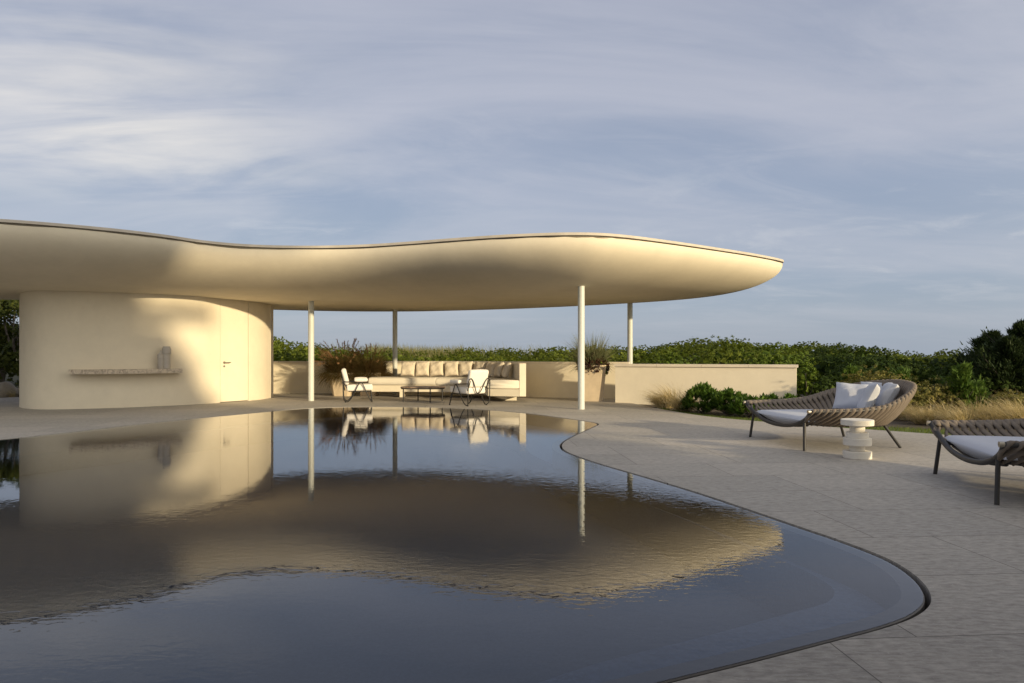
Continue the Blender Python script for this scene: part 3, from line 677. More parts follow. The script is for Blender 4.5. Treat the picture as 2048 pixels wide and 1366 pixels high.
# ------------------------------------------------------------------ blades and leaves
def blades(roots, dirs, length, width, droop, seg=5, r=rng, bend=(0, 0)):
    """curved tapering strips; roots (n,3), dirs (n,3) unit start directions"""
    n = len(roots); length = np.broadcast_to(length, n); droop = np.broadcast_to(droop, n); width = np.broadcast_to(width, n)
    P = [roots.copy()]; d = dirs.copy(); p = roots.copy()
    for k in range(seg):
        p = p + d*(length/seg)[:, None]; P.append(p.copy())
        d = d + np.stack([np.full(n, bend[0]/seg), np.full(n, bend[1]/seg), -droop/seg], 1); d /= np.linalg.norm(d, axis=1, keepdims=True)
    h = r.uniform(0, 2*np.pi, n); sd_ = np.stack([np.cos(h), np.sin(h), np.zeros(n)], 1)
    Q = np.zeros((n, seg, 4, 3))
    for k in range(seg):
        w0 = (width*(1-(k/seg)**1.5))[:, None]/2; w1 = (width*(1-((k+1)/seg)**1.5))[:, None]/2
        Q[:, k, 0] = P[k]-sd_*w0; Q[:, k, 1] = P[k]+sd_*w0; Q[:, k, 2] = P[k+1]+sd_*w1; Q[:, k, 3] = P[k+1]-sd_*np.maximum(w1, 4e-4)
    return Q.reshape(-1, 3), P
def unit(v): return v/np.maximum(np.linalg.norm(v, axis=1, keepdims=True), 1e-9)
def tussock(n, rad, length, width, spread, droop, seed, lean=(0, 0), seg=5, bend=(0, 0)):
    r = np.random.default_rng(seed); a = r.uniform(0, 2*np.pi, n); q = np.sqrt(r.uniform(0, 1, n))
    roots = np.stack([np.cos(a)*q*rad, np.sin(a)*q*rad, np.zeros(n)], 1)
    a2 = a + r.normal(0, .5, n); tl = spread*(q*.7+.3)*r.uniform(.3, 1.2, n)
    d = unit(np.stack([np.cos(a2)*np.sin(tl)+lean[0], np.sin(a2)*np.sin(tl)+lean[1], np.cos(tl)], 1))
    L = length*r.uniform(.55, 1.1, n)
    return blades(roots, d, L, width*r.uniform(.6, 1.2, n), droop*r.uniform(.5, 1.3, n), seg, r, bend)
def obj_quads(name, V, m, parent=None, smooth=False):
    return link_mesh(name, quads_mesh(name, V, len(V)//4), m, parent, smooth)
def leaves(cent, nrm, size, asp=.55, jitter=.55, r=rng, up=.0):
    """rhombic leaves at cent facing roughly along nrm"""
    n = len(cent); N = unit(nrm + r.normal(0, jitter, (n, 3)) + np.array([0, 0, up]))
    a = unit(np.cross(N, r.normal(0, 1, (n, 3)))); b = np.cross(N, a)
    s = (np.broadcast_to(size, n)*r.uniform(.6, 1.25, n))[:, None]
    bend = N*s*.12
    Q = np.stack([cent-a*s*.5, cent+b*s*asp*.5-bend*.3, cent+a*s*.5-bend, cent-b*s*asp*.5-bend*.3], 1)
    return Q.reshape(-1, 3)
def bush_leaves(c, rad, nclump, per, size, seed, clump=.33, flatb=.2, asp=.55, up=.3, noise=.2):
    r = np.random.default_rng(seed); rad = np.array(rad, float)
    d = unit(r.normal(0, 1, (nclump, 3))); d[:, 2] = np.where(d[:, 2] < -flatb, -d[:, 2], d[:, 2])
    k = r.uniform(.62, 1.0, nclump)**.6 * (1+r.normal(0, noise, nclump)*.5)
    cc = d*rad*k[:, None]
    cr_ = clump*rad.mean()*r.uniform(.6, 1.3, nclump)
    dl = unit(r.normal(0, 1, (nclump, per, 3))); rr = r.uniform(.3, 1, (nclump, per))**.5
    P = cc[:, None, :] + dl*(cr_[:, None]*rr)[..., None]*np.array([1, 1, .75])
    N = dl*.7 + d[:, None, :]*.8
    P = P.reshape(-1, 3) + np.array(c); N = N.reshape(-1, 3)
    if rad.mean() > .45:                                            # larger leaves fill the heart of the bush
        q = unit(r.normal(0, 1, (260, 3))); core = leaves(np.array(c)+q*rad*r.uniform(.35, .74, (260, 1)), q, .22*rad.mean(), .8, .4, r)
        return np.vstack([leaves(P, N, size, asp, .45, r, up), core])
    return leaves(P, N, size, asp, .45, r, up)
def limbs(mb, base, tips, r0, r, bend=.12):
    for tpt in tips:
        b = np.array(base); e = np.array(tpt); m1 = b+(e-b)*.4+r.normal(0, bend, 3)*np.linalg.norm(e-b); m1[2] = max(m1[2], b[2]+.03)
        path = cr([b, m1, e], 6); mb.add(*tube(path, np.linspace(r0, r0*.25, len(path)), 6))
def shrub(name, label, cat, loc, rad, m, nclump, per, size, seed, group=None, stem=.03, rz=0, **kw):
    t = thing(name, label, cat, loc, rz, group)
    rad = np.array(rad, float); r = np.random.default_rng(seed)
    obj_quads('foliage', bush_leaves((0, 0, rad[2]*.95), rad, nclump*2, int(per*.7), size, seed, **{**dict(clump=.2, noise=.09), **kw}), m, t)
    mb = MB(); tips = [(rad[0]*.7*math.cos(a), rad[1]*.7*math.sin(a), rad[2]*r.uniform(.8, 1.5)) for a in np.linspace(0, 5.6, 6)]
    limbs(mb, (0, 0, -.03), tips, stem, r); mb.build('stem', M['bark'], t, True)
    return t
# planter plants
def fountain(label, x, y, z, seed, hgt, rad, nplume):
    t = thing('fountain_grass', label, 'ornamental grass', (x, y, z), 0)
    V, _ = tussock(3600, .24, hgt*.86, .015, 1.05, 1.5, seed, (-.03, 0), 7); V2, _ = tussock(3000, .27, hgt*.68, .016, 1.55, 1.9, seed+1, (0, 0), 7)
    obj_quads('leaf_blades', np.vstack([V, V2]), M['fountain'], t)
    r = np.random.default_rng(seed+5); a = r.uniform(0, 6.28, nplume); tl = r.uniform(.1, .75, nplume)
    d = unit(np.stack([np.cos(a)*np.sin(tl)-.2, np.sin(a)*np.sin(tl), np.cos(tl)], 1))
    S, P = blades(np.stack([np.cos(a)*.08, np.sin(a)*.08, 0*a], 1), d, hgt*r.uniform(.85, 1.12, nplume), .006, 1.1, 8, r)
    obj_quads('stalk', S, M['fountain'], t)
    C = []; 
    for i in range(nplume):
        p0, p1, p2 = P[-3][i], P[-2][i], P[-1][i]
        for k in range(60):
            u = r.uniform(0, 1); q = p0*(1-u)+p2*u; dirv = unit(((p2-p0)[None]+r.normal(0, .10, (1, 3))))[0]; C.append((q, dirv))
    ro = np.array([c[0] for c in C]); di = np.array([c[1] for c in C])
    V3, _ = blades(ro, unit(di+r.normal(0, .25, di.shape)), .065, .010, .3, 2, r); obj_quads('plume', V3, M['plume'], t)
    return t
fountain('bushy fountain grass with russet plumes in the left planter', pA[0], pA[1], .60, 11, 1.05, .6, 60)
fountain('darker fountain grass with few plumes in the planter beside the sofa', pB[0], pB[1], .60, 31, .95, .55, 30)
t = thing('planter_plant', 'spiky silvery grass with dark purple leaves in the tall planter behind the post', 'potted plant', (pC[0], pC[1], .87))
V, _ = tussock(800, .16, 1.0, .018, 1.0, .6, 51, (-.16, 0), 6); V2, _ = tussock(600, .20, .62, .018, 1.3, 1.5, 52, (-.05, -.05), 6)
obj_quads('leaf_blades', np.vstack([V, V2]), M['striped'], t)
r_ = np.random.default_rng(53); n = 1700; a = r_.uniform(-3.0, .9, n); q = r_.uniform(.1, .46, n)
C = np.stack([np.cos(a)*q, np.sin(a)*q, .26-.9*np.maximum(q-.28, 0)*1.7+r_.normal(0, .06, n)], 1)
obj_quads('purple_leaves', leaves(C, np.stack([np.cos(a), np.sin(a), .6+0*a], 1), .085, .6, .6, r_), M['purple'], t)
n = 260; a = r_.uniform(-1.1, .2, n); C = np.stack([np.cos(a)*.40, np.sin(a)*.40, r_.uniform(-.18, .18, n)], 1)
obj_quads('trailing_leaves', leaves(C, np.stack([np.cos(a), np.sin(a), .2+0*a], 1), .05, .7, .6, r_), M['broad'], t)
# ------------------------------------------------------------------ vases
def vase(name, label, px, d, prof):
    X = (px-1024)*d/F; o = weld(MB().add(*lathe(prof, 40)).build(name, M['vase'], None, True, sharp=32)); o.data.set_sharp_from_angle(angle=R(32)); o.location = (X, d, .8885); tag(o, label, 'vase')
dv = np.interp(333, wc[:, 0]/wc[:, 1]*F+1024, wc[:, 1]) - .18
vase('vase', 'tall grey stoneware vase with raised collar on the wall shelf', 333.2, dv, [(0, 0), (.075, 0), (.082, .01), (.082, .345), (.098, .362), (.098, .37), (.092, .40), (.098, .432), (.098, .445), (.080, .505), (.078, .525), (.068, .525), (.066, .40), (0, .39)])
vase('vase', 'small grey stoneware bottle vase with narrow neck beside the tall vase', 321.8, dv-.07, [(0, 0), (.066, 0), (.072, .01), (.070, .24), (.078, .252), (.074, .285), (.078, .32), (.074, .335), (.030, .375), (.022, .40), (.020, .43), (.014, .43), (.012, .36), (0, .35)])
# ------------------------------------------------------------------ daybeds
def daybed(label, loc, rz):
    t = thing('daybed', label, 'daybed', loc, rz, 'woven daybeds on the paving')
    # local x runs from the open front to the rounded back; y across
    half = [(0, .895, .50), (.35, .93, .505), (.7, .945, .52), (1.0, .92, .56), (1.25, .85, .645), (1.48, .72, .73), (1.66, .52, .79), (1.77, .27, .82), (1.80, 0, .835)]
    top = half + [(x, -y, z) for x, y, z in half[:-1][::-1]]
    halfb = [(.06, .60, .335), (.35, .66, .315), (.7, .68, .305), (.95, .665, .30), (1.13, .61, .30), (1.27, .50, .305), (1.38, .35, .31), (1.44, .18, .315), (1.46, 0, .315)]
    bot = halfb + [(x, -y, z) for x, y, z in halfb[:-1][::-1]]
    T = resample(cr(top, 12), 601); B = np.stack([np.interp(np.linspace(0, 1, 601), np.linspace(0, 1, len(cr(bot, 12))), cr(bot, 12)[:, k]) for k in range(3)], 1)
    T0 = cr(top, 12); sT = np.r_[0, np.cumsum(np.linalg.norm(np.diff(T0, axis=0), axis=1))]; sT /= sT[-1]; B0 = cr(bot, 12); B = np.stack([np.interp(np.linspace(0, 1, 601), sT, B0[:, k]) for k in range(3)], 1)
    g = lambda C, u: np.array([np.interp(np.clip(u, 0, 1)*600, np.arange(601), C[:, k]) for k in range(3)])
    MB().add(*tube(T[::6], .024, 8)).build('rim', M['lounge_metal'], t, True)
    ns = 58; mb = MB(); dl = .034
    for layer in (0, 1):
        for k in range(ns):
            u = (k+.5+.5*layer)/ns
            if u > .995: continue
            sgn = 1 if layer == 0 else -1
            # the outer layer leans towards the open front, the inner one towards the back
            du = dl*(-1 if u < .5 else 1)*sgn
            if abs(u-.5) < .09: du = dl*sgn*(u-.5)/.09
            p0 = g(T, u); ub = np.clip(u+du, .004, .996); p3 = g(B, ub)
            out = p0-np.array([.75, 0, p0[2]]); out[2] = 0; out /= np.linalg.norm(out)
            up_ = np.array([0, 0, 1.]); side_ = .020 if layer == 0 else -.020
            def q(f, o, lift=0.): 
                uu = np.clip(u+du*f, .003, .997); return g(T, uu)*(1-f)+g(B, uu)*f + out*o + up_*lift
            path = [q(.10, -.034), q(.0, -.018, .016), q(.0, .014, .016), q(.10, .030 if layer == 0 else .018)] if layer == 0 else [q(.0, .008, .018), q(.05, -.026, .004), q(.14, -.034)]
            path += [q(.3, side_+.022), q(.52, side_+.030), q(.78, side_+.022), q(1., side_*.4)]
            path = cr(path, 5)
            n = len(path); w = np.full(n, .0345 if layer else .031)
            mb.add(*tube(path, w, 8, flat=.55))
    mb.build('woven_shell', M['strap'], t, True)
    arc = cr([(0, .895, .50), (.02, .80, .43), (.03, .64, .355), (.03, .42, .295), (.03, .2, .268), (.03, 0, .26), (.03, -.2, .268), (.03, -.42, .295), (.03, -.64, .355), (.02, -.80, .43), (0, -.895, .50)], 6)
    MB().add(*tube(arc, .026, 10)).build('front_rail', M['lounge_metal'], t, True)
    for s in (-1, 1): MB().add(*tube([(-.035, s*.895, .502), (.0, s*.895, .502)], .024, 12)).build('rail_cap', M['steel'], t, True, sharp=40)
    under = MB().add(*tube(B[::10], .022, 8))
    for x in (.12, .55, 1.0): 
        y = np.interp(x, [h[0] for h in halfb], [h[1] for h in halfb]); under.add(*tube(cr([(x, -y, .31), (x, -y*.5, .275), (x, 0, .265), (x, y*.5, .275), (x, y, .31)], 5), .02, 8))
    under.build('base_frame', M['lounge_metal'], t, True)
    for s in (-1, 1):
        MB().add(*tube([(.03, s*.70, .385), (.0, s*.757, .0)], .019, 10)).build('leg', M['lounge_metal'], t, True, sharp=40)
        MB().add(*tube([(1.22, s*.50, .32), (1.39, s*.63, .0)], .019, 10)).build('leg', M['lounge_metal'], t, True, sharp=40)
    # mattress: flat top, belly that follows the slung frame
    ol = np.array([(x, y) for x, y, z in half]); hb = [(.055, .74), (.4, .77), (.7, .77), (.95, .74), (1.12, .67), (1.27, .54), (1.38, .38), (1.44, .2), (1.45, 0)]
    full = hb + [(x, -y) for x, y in hb[:-1][::-1]]; E = resample(cr(full, 10), 90); fe = np.linspace(E[-1], E[0], 26)[1:-1]; E = np.vstack([E, fe])
    cen_ = np.array([.75, 0]); rs = [0, .3, .6, .8, .9, .95, .985, 1.0, .985, .95, .88, .75, .5, 0]; zt = .405
    V = []; m = len(E)
    for k, rr in enumerate(rs):
        for p in E:
            q = cen_+(p-cen_)*rr
            if k <= 7: z = zt + .012*math.cos(rr*1.5) - (.045*max(0, (rr-.88)/.12)**2.2)
            else:
                y = q[1]; zb = .268+.13*min(1, abs(y)/.80)**2.2; zb += .05*max(0, (q[0]-1.1)/.55)
                w = min(1, (1-rr)/.05); z = (zt-.045)*(1-w)+(zb+.012)*w; z = max(z, zb+.005) if w >= 1 else max(z, zb)
            V.append((q[0], q[1], z))
    Fc = []
    for k in range(len(rs)-1): Fc += ring_faces(k*m, (k+1)*m, m)
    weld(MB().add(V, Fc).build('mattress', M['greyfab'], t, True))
    return t
def frame_of(f1, f2, b1, b2):
    f = (np.array(f1)+f2)/2; b = (np.array(b1)+b2)/2; return f, math.atan2(b[1]-f[1], b[0]-f[0])
f1, rz1 = frame_of(gp(1503, 874), gp(1606, 902), gp(1693, 872), gp(1779, 894))
d1 = daybed('taupe woven daybed with cushions behind the white side table, fully in view', (*f1, 0), R(6.5))
fa, fb = np.array(gp(1870, 948)), np.array(gp(1994, 1010)); f2 = (fa+fb)/2; v = fa-fb; rz2 = math.atan2(v[1], v[0]) - math.pi/2 
d2 = daybed('taupe woven daybed cut off by the right edge of the photo', (*f2, 0), rz2)
# bed cushions on the first daybed
def loc1(x, y): c, s = math.cos(R(6.5)), math.sin(R(6.5)); return (f1[0]+x*c-y*s, f1[1]+x*s+y*c)
for (px, py, d, w, h, tilt, yaw, lab) in ((1705, 791, 9.72, .47, .40, 66, -36, 'largest pale grey cushion facing the pool on the daybed'), (1737, 794, 9.30, .40, .42, 64, -114, 'pale grey cushion seen edge on, leaning right of the largest cushion'),
                                        (1753, 788, 10.0, .46, .40, 66, -40, 'pale grey cushion mostly hidden at the back of the daybed'), (1774, 790, 9.50, .38, .40, 62, -108, 'rearmost pale grey cushion against the rounded daybed back')):
    V, Fc = cushion(w, h, .17, seed=px, wr=.007)
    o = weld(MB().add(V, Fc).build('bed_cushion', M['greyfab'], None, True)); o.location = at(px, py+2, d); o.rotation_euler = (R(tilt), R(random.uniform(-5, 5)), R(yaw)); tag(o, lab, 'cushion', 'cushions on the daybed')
# ------------------------------------------------------------------ side table
sX, sY = gp(1714.5, 916)
lev = [(.155, 0, .084), (.084, .084, .152), (.153, .152, .238), (.121, .238, .305), (.083, .305, .385), (.178, .385, .452)]
prof = [(0, 0)]
for r, z0, z1 in lev: prof += [(r-.004, z0+.0005), (r, z0+.004), (r, z1-.004), (r-.004, z1)]
prof += [(0, .452)]
o = MB().add(*lathe(prof, 64)).build('side_table', M['side'], None, True, sharp=30); o.location = (sX, sY, 0)
tag(o, 'white stone side table of stacked round discs beside the daybed', 'side table')
# ------------------------------------------------------------------ vegetation behind the walls
def far_scrub():
    r = np.random.default_rng(21); out = []
    for Y0, dx, sc_ in ((25.4, 1.9, .9), (27.5, 2.1, 1.), (30, 2.3, 1.05), (33, 2.5, 1.1), (37, 2.6, 1.15), (41.5, 2.7, 1.2), (RD, 2.2, 1.1), (RD+4, 2.6, 1.2)):
        x0, x1 = -.50*Y0-2, 1.0*Y0+4
        for X in np.arange(x0, x1, dx):
            x = X + r.normal(0, .55); y = Y0 + r.normal(0, .8)
            top = float(canopy(np.array(x), np.array(min(y, RD)))) + r.normal(0, .08 if Y0 < 40 else .04) - (.1 if Y0 > RD else 0) - .09
            px = 1024+F*x/y
            if Y0 > 40 and 745 < px < 905 and r.random() < .8: continue       # the grassy gap in the ridge
            rad = np.array([r.uniform(1.1, 1.9), r.uniform(.9, 1.4), r.uniform(.6, .95)])*sc_
            c = (x, y, top-rad[2]*.93)
            out.append(bush_leaves(c, rad, 200 if Y0 < 29 else 160, 50, .032+.0008*Y0, int(r.integers(1e9)), .14, .1, .6, .45, .06))
    V = np.vstack(out)
    o = obj_quads('dune_scrub', V, M['scrub']); tag(o, 'dense low green beach scrub covering the dunes behind the walls', 'scrub', kind='stuff')
far_scrub()
r_ = np.random.default_rng(5); n = 9000
x = r_.uniform(-14, 2.5, n); y = r_.uniform(44, 56, n); px = 1024+F*x/y
keep = ((px > 735) & (px < 930)) | ((px > 650) & (px < 1110) & (r_.random(n) < .12)); x, y, px = x[keep], y[keep], px[keep]; n = len(x)
z = CH + (HY-np.interp(px, sky_x, sky_y))*RD/F - .75
d = unit(np.stack([r_.normal(-.25, .25, n), r_.normal(0, .25, n), np.ones(n)], 1))
V, _ = blades(np.stack([x, y, z], 1), d, r_.uniform(.65, 1.2, n), .03, .6, 3, r_)
tag(obj_quads('dune_grass', V, M['dunegrass']), 'pale dune grass on the ridge crest between the posts', 'grass', kind='stuff')
# nearer shrubs that read one by one
def pxz(px, py, d): return at(px, py, d)
def near_shrub(label, px, py_top, d, rad, m, seed, name='shrub', nclump=110, per=80, size=.046, ground=0., **kw):
    X, _, zt = pxz(px, py_top, d); h = zt-ground
    return shrub(name, label, 'shrub', (X, d, ground), (rad[0], rad[1], h*.53), m, nclump, per, size, seed, **kw)
near_shrub('tall rounded dark green shrub forming the highest mound above the sunlit wall', 1440, 675, 24.5, (1.75, 1.3), M['scrub'], 101, nclump=190, per=80)
near_shrub('broad light green shrub just behind the right half of the sunlit wall', 1545, 689, 20.2, (1.25, .9), M['broad'], 102, nclump=130)
near_shrub('light green bushy shrub behind the middle of the sunlit wall', 1340, 702, 21.5, (1.2, .9), M['broad'], 115, nclump=110)
near_shrub('light leafy shrub at the right end of the sunlit wall', 1606, 724, 17.0, (.40, .45), M['broad'], 103, nclump=60, size=.07)
near_shrub('wide dark green shrub in the shade beyond the right end of the wall', 1690, 690, 24.0, (1.9, 1.3), M['bush'], 104, nclump=190)
near_shrub('dark shaded shrub behind the rounded back of the daybed', 1760, 716, 20.0, (1.5, 1.1), M['bush'], 105, nclump=170)
near_shrub('dark green shrub right of the daybed back under the sea strip', 1870, 718, 21.5, (1.6, 1.1), M['bush'], 106, nclump=170)
near_shrub('olive rounded shrub peaking just left of the sea', 1905, 700, 27.0, (1.2, 1.0), M['scrub'], 107, nclump=110)
near_shrub('small dark shrub low behind the far side of the daybed', 1640, 750, 17.6, (.9, .7), M['bush'], 108, nclump=120)
near_shrub('dark shrub filling the gap below the cedars', 1960, 742, 18.8, (1.3, .9), M['bush'], 109, nclump=150)
for k, (px, py, d, rx, lab) in enumerate(((1765, 747, 15.0, .50, 'sparse yellowing shrub directly behind the daybed back'), (1830, 768, 13.8, .55, 'yellowing leafy shrub between the daybed and the feather grass'), (1712, 752, 15.6, .36, 'small yellowing shrub above the daybed cushions'), (1895, 772, 13.6, .42, 'yellow green shrub left of the bright young juniper'), (2030, 788, 13.0, .4, 'small yellow leaved shrub at the right edge above the feather grass'))):
    near_shrub(lab, px, py, d, (rx, rx), M['yellow'], 120+k, nclump=130, per=24, size=.048, stem=.015, clump=.26, noise=.45)
def juniper(label, px, py_top, d, rad, m, seed, name='young_juniper', cat='conifer', dens=1., size=.06, ground=0., trunk=.03, lean=0, ex=.65):
    X, _, zt = at(px, py_top, d); h = zt-ground; r = np.random.default_rng(seed)
    t = thing(name, label, cat, (X, d, ground)); out = []; mb = MB()
    mb.add(*tube(cr([(0, 0, -.05), (lean*.3, 0, h*.5), (lean, 0, h*.97)], 6), np.linspace(trunk, trunk*.2, 13), 7))
    nb = int(70*dens)
    for k in range(nb):
        f = (k+r.uniform(0, 1))/nb; z = h*(.04+.93*f); rr = rad*(1-f)**ex*r.uniform(.4, 1.2)*(.75+.35*math.sin(f*9+seed)**2) + .03; a = r.uniform(0, 6.283)
        e = np.array([math.cos(a)*rr+lean*f, math.sin(a)*rr, z+rr*r.uniform(.35, .9)]); s = np.array([lean*f, 0, z])
        mb.add(*tube([s, (s+e)/2+np.array([0, 0, -.04*rr]), e], [.012, .008, .004], 5))
        n = int(70*dens**.3); u = r.uniform(.25, 1.05, n)[:, None]; P = s+(e-s)*u + r.normal(0, .05+.10*rr, (n, 3))*(1.1-u*.75)
        out.append((P, np.tile(unit((e-s)[None])+np.array([0, 0, .4]), (n, 1))))
    n = 40; P = np.stack([lean+r.normal(0, .03, n), r.normal(0, .03, n), h*r.uniform(.84, 1.0, n)], 1); out.append((P, np.tile([[0, 0, 1.]], (n, 1))))
    P = np.vstack([o[0] for o in out]); D = np.vstack([o[1] for o in out])
    V, _ = blades(P, unit(D+r.normal(0, .35, D.shape)), size*r.uniform(.8, 2.0, len(P)), size*.5, .1, 2, r)
    obj_quads('foliage', V, m, t); mb.build('trunk', M['bark'], t, True); return t
juniper('bright green young juniper rising over the feather grass', 1925, 736, 13.4, .42, M['juniper'], 201, dens=.9)
juniper('slim young juniper behind the far side of the daybed', 1702, 738, 16.4, .32, M['juniper'], 202, dens=.7)
juniper('small young juniper beside the rounded daybed back', 1806, 741, 15.4, .22, M['juniper'], 203, dens=.5)
juniper('tiny bright juniper tuft left of the dark cedars', 1955, 783, 13.2, .22, M['juniper'], 205, dens=.4)
juniper('tall dark cedar at the right edge of the photo', 2046, 646, 19.5, 1.25, M['cedar'], 211, 'cedar', 'conifer', 4.2, .085, trunk=.08, ex=.95)
juniper('dark cedar with a knobbly top standing left of the tallest cedar', 1984, 668, 20.5, .95, M['cedar'], 212, 'cedar', 'conifer', 3.6, .085, trunk=.08, ex=.75)
juniper('low dark cedar filling the gap between the two tall cedars', 2018, 682, 18.6, 1.0, M['cedar'], 213, 'cedar', 'conifer', 3.4, .085, trunk=.07, ex=.8)
# glossy evergreen shrubs in front of the sunlit wall: whorls of long leaves
def whorl_shrub(label, px, py_base, w, h, seed, nw):
    X, Y = gp(px, py_base); r = np.random.default_rng(seed); t = thing('evergreen_shrub', label, 'shrub', (X, Y, -.02), 0, 'glossy shrubs below the sunlit wall')
    d = unit(r.normal(0, 1, (nw, 3))); d[:, 2] = np.abs(d[:, 2])*.9+.02
    k = r.uniform(.75, 1.05, nw); C = d*np.array([w, w*.75, h])*k[:, None]*np.array([1, 1, 1.]); C[:, 2] += .06
    roots = []; dirs = []
    for c, dd_ in zip(C, d):
        ax = unit((dd_*.8+np.array([0, 0, .9]))[None])[0]; b1 = unit(np.cross(ax, r.normal(0, 1, 3))[None])[0]; b2 = np.cross(ax, b1)
        for j in range(9):
            a = j*2.4; tl = .25+.09*j; roots.append(c-ax*.004*j); dirs.append(ax*math.cos(tl)+(b1*math.cos(a)+b2*math.sin(a))*math.sin(tl))
    roots = np.array(roots); dirs = unit(np.array(dirs)); n = len(roots); L = .145*r.uniform(.75, 1.2, n)
    sd_ = unit(np.cross(dirs, np.array([0, 0, 1.])+r.normal(0, .05, (n, 3)))); w_ = (L*.17)[:, None]
    tip = roots+dirs*L[:, None]-np.array([0, 0, .012]); midp = roots+dirs*(L*.55)[:, None]+np.array([0, 0, .004])
    Q = np.stack([roots, midp+sd_*w_, tip, midp-sd_*w_], 1).reshape(-1, 3)
    obj_quads('foliage', Q, M['glossy'], t)
    mb = MB(); limbs(mb, (0, 0, 0), C[::max(1, nw//22)]*.95, .012, r, .08); mb.build('stem', M['bark'], t, True)
whorl_shrub('largest glossy evergreen shrub, next to the dry grass tussock', 1407, 823, .46, .50, 301, 150)
whorl_shrub('middle glossy evergreen shrub below the sunlit wall', 1458, 827, .42, .42, 302, 130)
whorl_shrub('lowest glossy evergreen shrub, half hidden by the daybed corner', 1503, 832, .42, .30, 303, 110)
for k, px in enumerate((1540, 1580)): whorl_shrub(('small glossy shrub peeping over the far side of the daybed' if k == 0 else 'small glossy shrub at the daybed side nearest the wall end'), px, 830+2*k, .26, .34, 305+k, 70)
# feather grass
fmesh = {}
def feather(label, px, py, s, var, rz, group=None):
    X, Y = gp(px, py); t = thing('feather_grass', label, 'ornamental grass', (X, Y, -.02), rz, group); t.scale = (s, s, s*.9)
    if var not in fmesh:
        V, _ = tussock(560, .17, .74, .011, .75, 1.15, 400+var, (-.12, -.05), 8, (-1.25, -.25)); V2, _ = tussock(300, .15, .42, .010, .8, 1.0, 450+var, (0, 0), 5, (-.5, -.1))
        fmesh[var] = (quads_mesh('plumes', V, len(V)//4), quads_mesh('green_base', V2, len(V2)//4)); fmesh[var][0].materials.append(M['feather']); fmesh[var][1].materials.append(M['feathergreen'])
    for nm, me in zip(('plumes', 'leaf_blades'), fmesh[var]):
        o = bpy.data.objects.new(nm, me); sc.collection.objects.link(o); o.parent = t
    return t
feather('dry feather grass tussock at the foot of the sunlit wall, left of the green shrubs', 1330, 814, 1.12, 0, R(10))
feather('thin feather grass tussock touching the largest glossy shrub', 1368, 820, .95, 1, R(20))
fr_row = [(1815, 838, .68, 0), (1845, 845, .7, 1), (1878, 842, .8, 2), (1912, 850, .72, 0), (1942, 845, .85, 1), (1975, 850, .76, 2), (2003, 846, .95, 0), (2032, 852, .95, 1), (2065, 850, .95, 2), (1895, 832, .75, 2), (1958, 835, .82, 0), (2020, 836, 1.0, 1), (1800, 832, .7, 1)]
for k, (px, py, s, var) in enumerate(fr_row):
    feather('golden feather grass tussock in the windswept row behind the lawn strip', px, py, s, var, R(-20+37*k % 50), 'feather grass row behind the lawn')
# lawn blades
r_ = np.random.default_rng(9); n = 52000
P = np.column_stack([r_.uniform(LP[:, 0].min(), 9.4, n), r_.uniform(8.6, LP[:, 1].max(), n)]); P = P[inside(P, LP)]; n = len(P)
d = unit(np.stack([r_.normal(0, .35, n), r_.normal(0, .35, n), np.ones(n)], 1))
V, _ = blades(np.column_stack([P, np.full(n, -.02)]), d, r_.uniform(.025, .06, n), .006, .5, 2, r_)
tag(obj_quads('lawn_grass', V, M['lawn']), 'short green lawn strip edging the paving', 'grass', kind='stuff')
# trees, boulder and dry grass beyond the left edge of the drum
def tree(label, x, y, h, rad, seed, m=M['lefttree']):
    r = np.random.default_rng(seed); t = thing('tree', label, 'tree', (x, y, -.05)); mb = MB()
    mb.add(*tube(cr([(0, 0, 0), (.1, .05, h*.25), (-.05, 0, h*.5)], 6), np.linspace(.13, .08, 13), 8))
    tips = [(math.cos(a)*rad*r.uniform(.4, .9), math.sin(a)*rad*r.uniform(.4, .9), h*r.uniform(.5, .92)) for a in np.linspace(0, 6, 12)]
    limbs(mb, (-.02, 0, h*.3), tips, .06, r, .14); mb.build('trunk', M['bark'], t, True)
    out = [bush_leaves(np.array(tp_)*np.array([1, 1, .97]), (rad*.38, rad*.38, rad*.30), 26, 20, .085, int(r.integers(1e9)), .36, 1., .6, .2) for tp_ in tips]
    out.append(bush_leaves((0, 0, h*.32), (rad*.8, rad*.8, h*.30), 90, 22, .09, seed+3, .22, 1.))
    obj_quads('crown', np.vstack(out), m, t)
tree('dark leafy tree behind the left end of the drum', -19.4, 26.5, 3.9, 1.9, 501)
tree('yellow green topped tree at the left edge of the photo', -17.6, 25.2, 3.6, 1.3, 502)
def boulder(label, px, py, s, seed):
    r = np.random.default_rng(seed); X, Y = gp(px, py); n = 26; V = []
    for i in range(n+1):
        for j in range(n):
            a, b = math.pi*i/n, 2*math.pi*j/n; p = np.array([math.sin(a)*math.cos(b), math.sin(a)*math.sin(b), math.cos(a)])
            k = 1+.12*math.sin(3*p[0]+seed)+.10*math.sin(4*p[1]+2*p[2])+.06*math.sin(9*p[0]+5*p[2]); V.append(p*k*np.array(s))
    Fc = [(i*n+j, i*n+(j+1) % n, (i+1)*n+(j+1) % n, (i+1)*n+j) for i in range(n) for j in range(n)]
    o = weld(MB().add(V, Fc).build('boulder', M['rock'], None, True)); o.location = (X, Y, s[2]*.45); tag(o, label, 'boulder')
boulder('round tan boulder under the trees at the left edge', 6, 794, (.36, .30, .27), 1)
boulder('smaller boulder beside the drum at the left edge', 30, 793, (.22, .2, .16), 2)
feather('dry grass tuft between the boulders left of the drum', 20, 794, .6, 2, R(40))
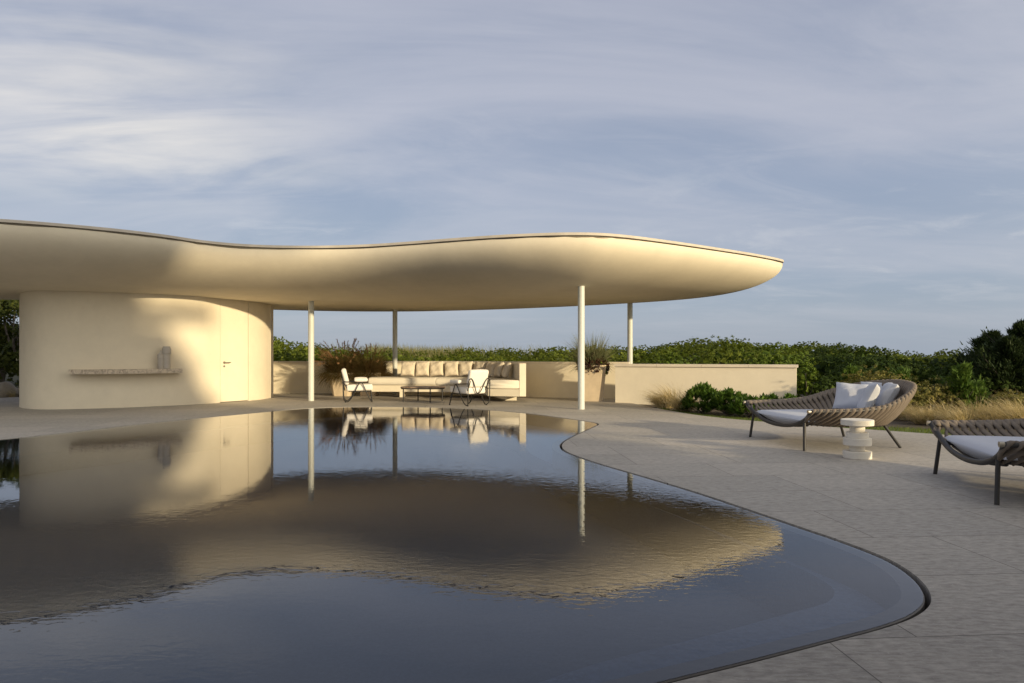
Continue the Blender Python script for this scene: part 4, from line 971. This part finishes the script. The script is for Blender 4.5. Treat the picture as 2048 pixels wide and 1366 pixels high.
# ------------------------------------------------------------------ unseen house added behind the camera to throw the long shadow over the pool
house = thing('house', 'unseen two storey cream house added behind the camera to cast the pool shadow', 'house', (0, 0, 0))
def us(u, s): return (u*NH[0]+s*LH[0], u*NH[1]+s*LH[1])
def ublock(u0, u1, s0, s1, z0, z1): return prism([us(u0, s0), us(u1, s0), us(u1, s1), us(u0, s1)], z0, z1)
SC = -13.0; zc_ = lambda w: w - TE*SC
hb = MB()
hb.add(*ublock(1.0, 5.62, SC-7, SC, -.04, zc_(8.6))); hb.build('wall', M['house'], house, False)
def upoly(pts, s0, s1):                              # pts in (across the light, height up the light)
    n = len(pts); V = []
    for s_ in (s0, s1): V += [(*us(u, s_), max(w - TE*s_, -.05)) for u, w in pts]
    tri = geometry.tessellate_polygon([[Vector((u, w, 0)) for u, w in pts]])
    return V, ring_faces(0, n, n) + [t for t in tri] + [tuple(n+i for i in reversed(t)) for t in tri]
hb = MB().add(*upoly([(-4, -3), (-4, 4.4), (1.0, 4.4), (1.0, 5.5), (6.15, 5.5), (6.3, 5.2), (6.45, 4.95), (6.75, 4.7), (6.85, 4.2), (7.05, 3.85), (7.4, 3.6), (7.5, 3.0), (7.5, -3)], SC-.4, SC+.05)); hb.build('shadow_wing', M['house'], house, False)  # unseen wing, its sloped outline shaped to the shadow edge on the drum
MB().add(*ublock(.7, 8.0, SC-.3, SC+.3, 6.48-TE*(SC-.3), 6.48-TE*(SC-.3)+.5)).build('upper_shade_slab', M['coping'], house, False)  # unseen slab set to shade the upper left of the pavilion roof
MB().add(*ublock(.7, 7.25, SC-.3, SC+.3, 5.58-TE*(SC-.3), 5.58-TE*(SC-.3)+.32)).build('lower_shade_slab', M['coping'], house, False)  # unseen slab set to cast the shaded notch on the drum
for u0 in (1.3,): 
    for z0, z1 in ((.3, 2.6), (3.4, 5.6)): MB().add(*ublock(u0, u0+2.2, SC-.02, SC+.03, z0, z1)).build('window', M['glass'], house, False)
def shadow_tree():  # unseen tree, crown clumps placed to cut the slanting shadow edge
    s0 = -5.2; x0, y0 = us(7.2, s0); t = thing('shadow_tree', 'small unseen leaning tree added behind the camera to shape the paving shadow', 'tree', (x0, y0, -.04)); r = np.random.default_rng(77); out = []; tips = []
    for u, w, rr in ((6.9, .55, .5), (6.9, 1.2, .6), (7.45, 1.0, .5), (7.6, 1.7, .6), (8.0, 1.45, .5), (8.35, 1.75, .42), (8.75, 1.75, .38), (8.5, 2.0, .35), (7.2, 2.4, .6), (9.1, 1.62, .24), (6.9, 3.1, .5), (7.9, 2.2, .4)):
        u -= .35; x, y = us(u, s0); c = np.array([x-x0, y-y0, w-TE*s0+.04]); tips.append(c); out.append(bush_leaves(c, (rr, rr, rr), 70, 26, .09, int(r.integers(1e9)), .34, 1., .6, .2))
    obj_quads('crown', np.vstack(out), M['bush'], t)
    mb = MB(); limbs(mb, (0, 0, 0), tips, .09, r, .1); mb.build('trunk', M['bark'], t, True)
shadow_tree()
# unseen canopy added over the camera to keep skylight off the near paving
MB().add(*prism(cr([(-7, -5), (5.2, -5), (6.6, -1), (6.0, 1.7), (3.5, 2.3), (-1, 2.0), (-7, 1.2)], 6, True), 3.1, 3.45)).build('sky_blocker', M['stucco'], house, True, sharp=35)
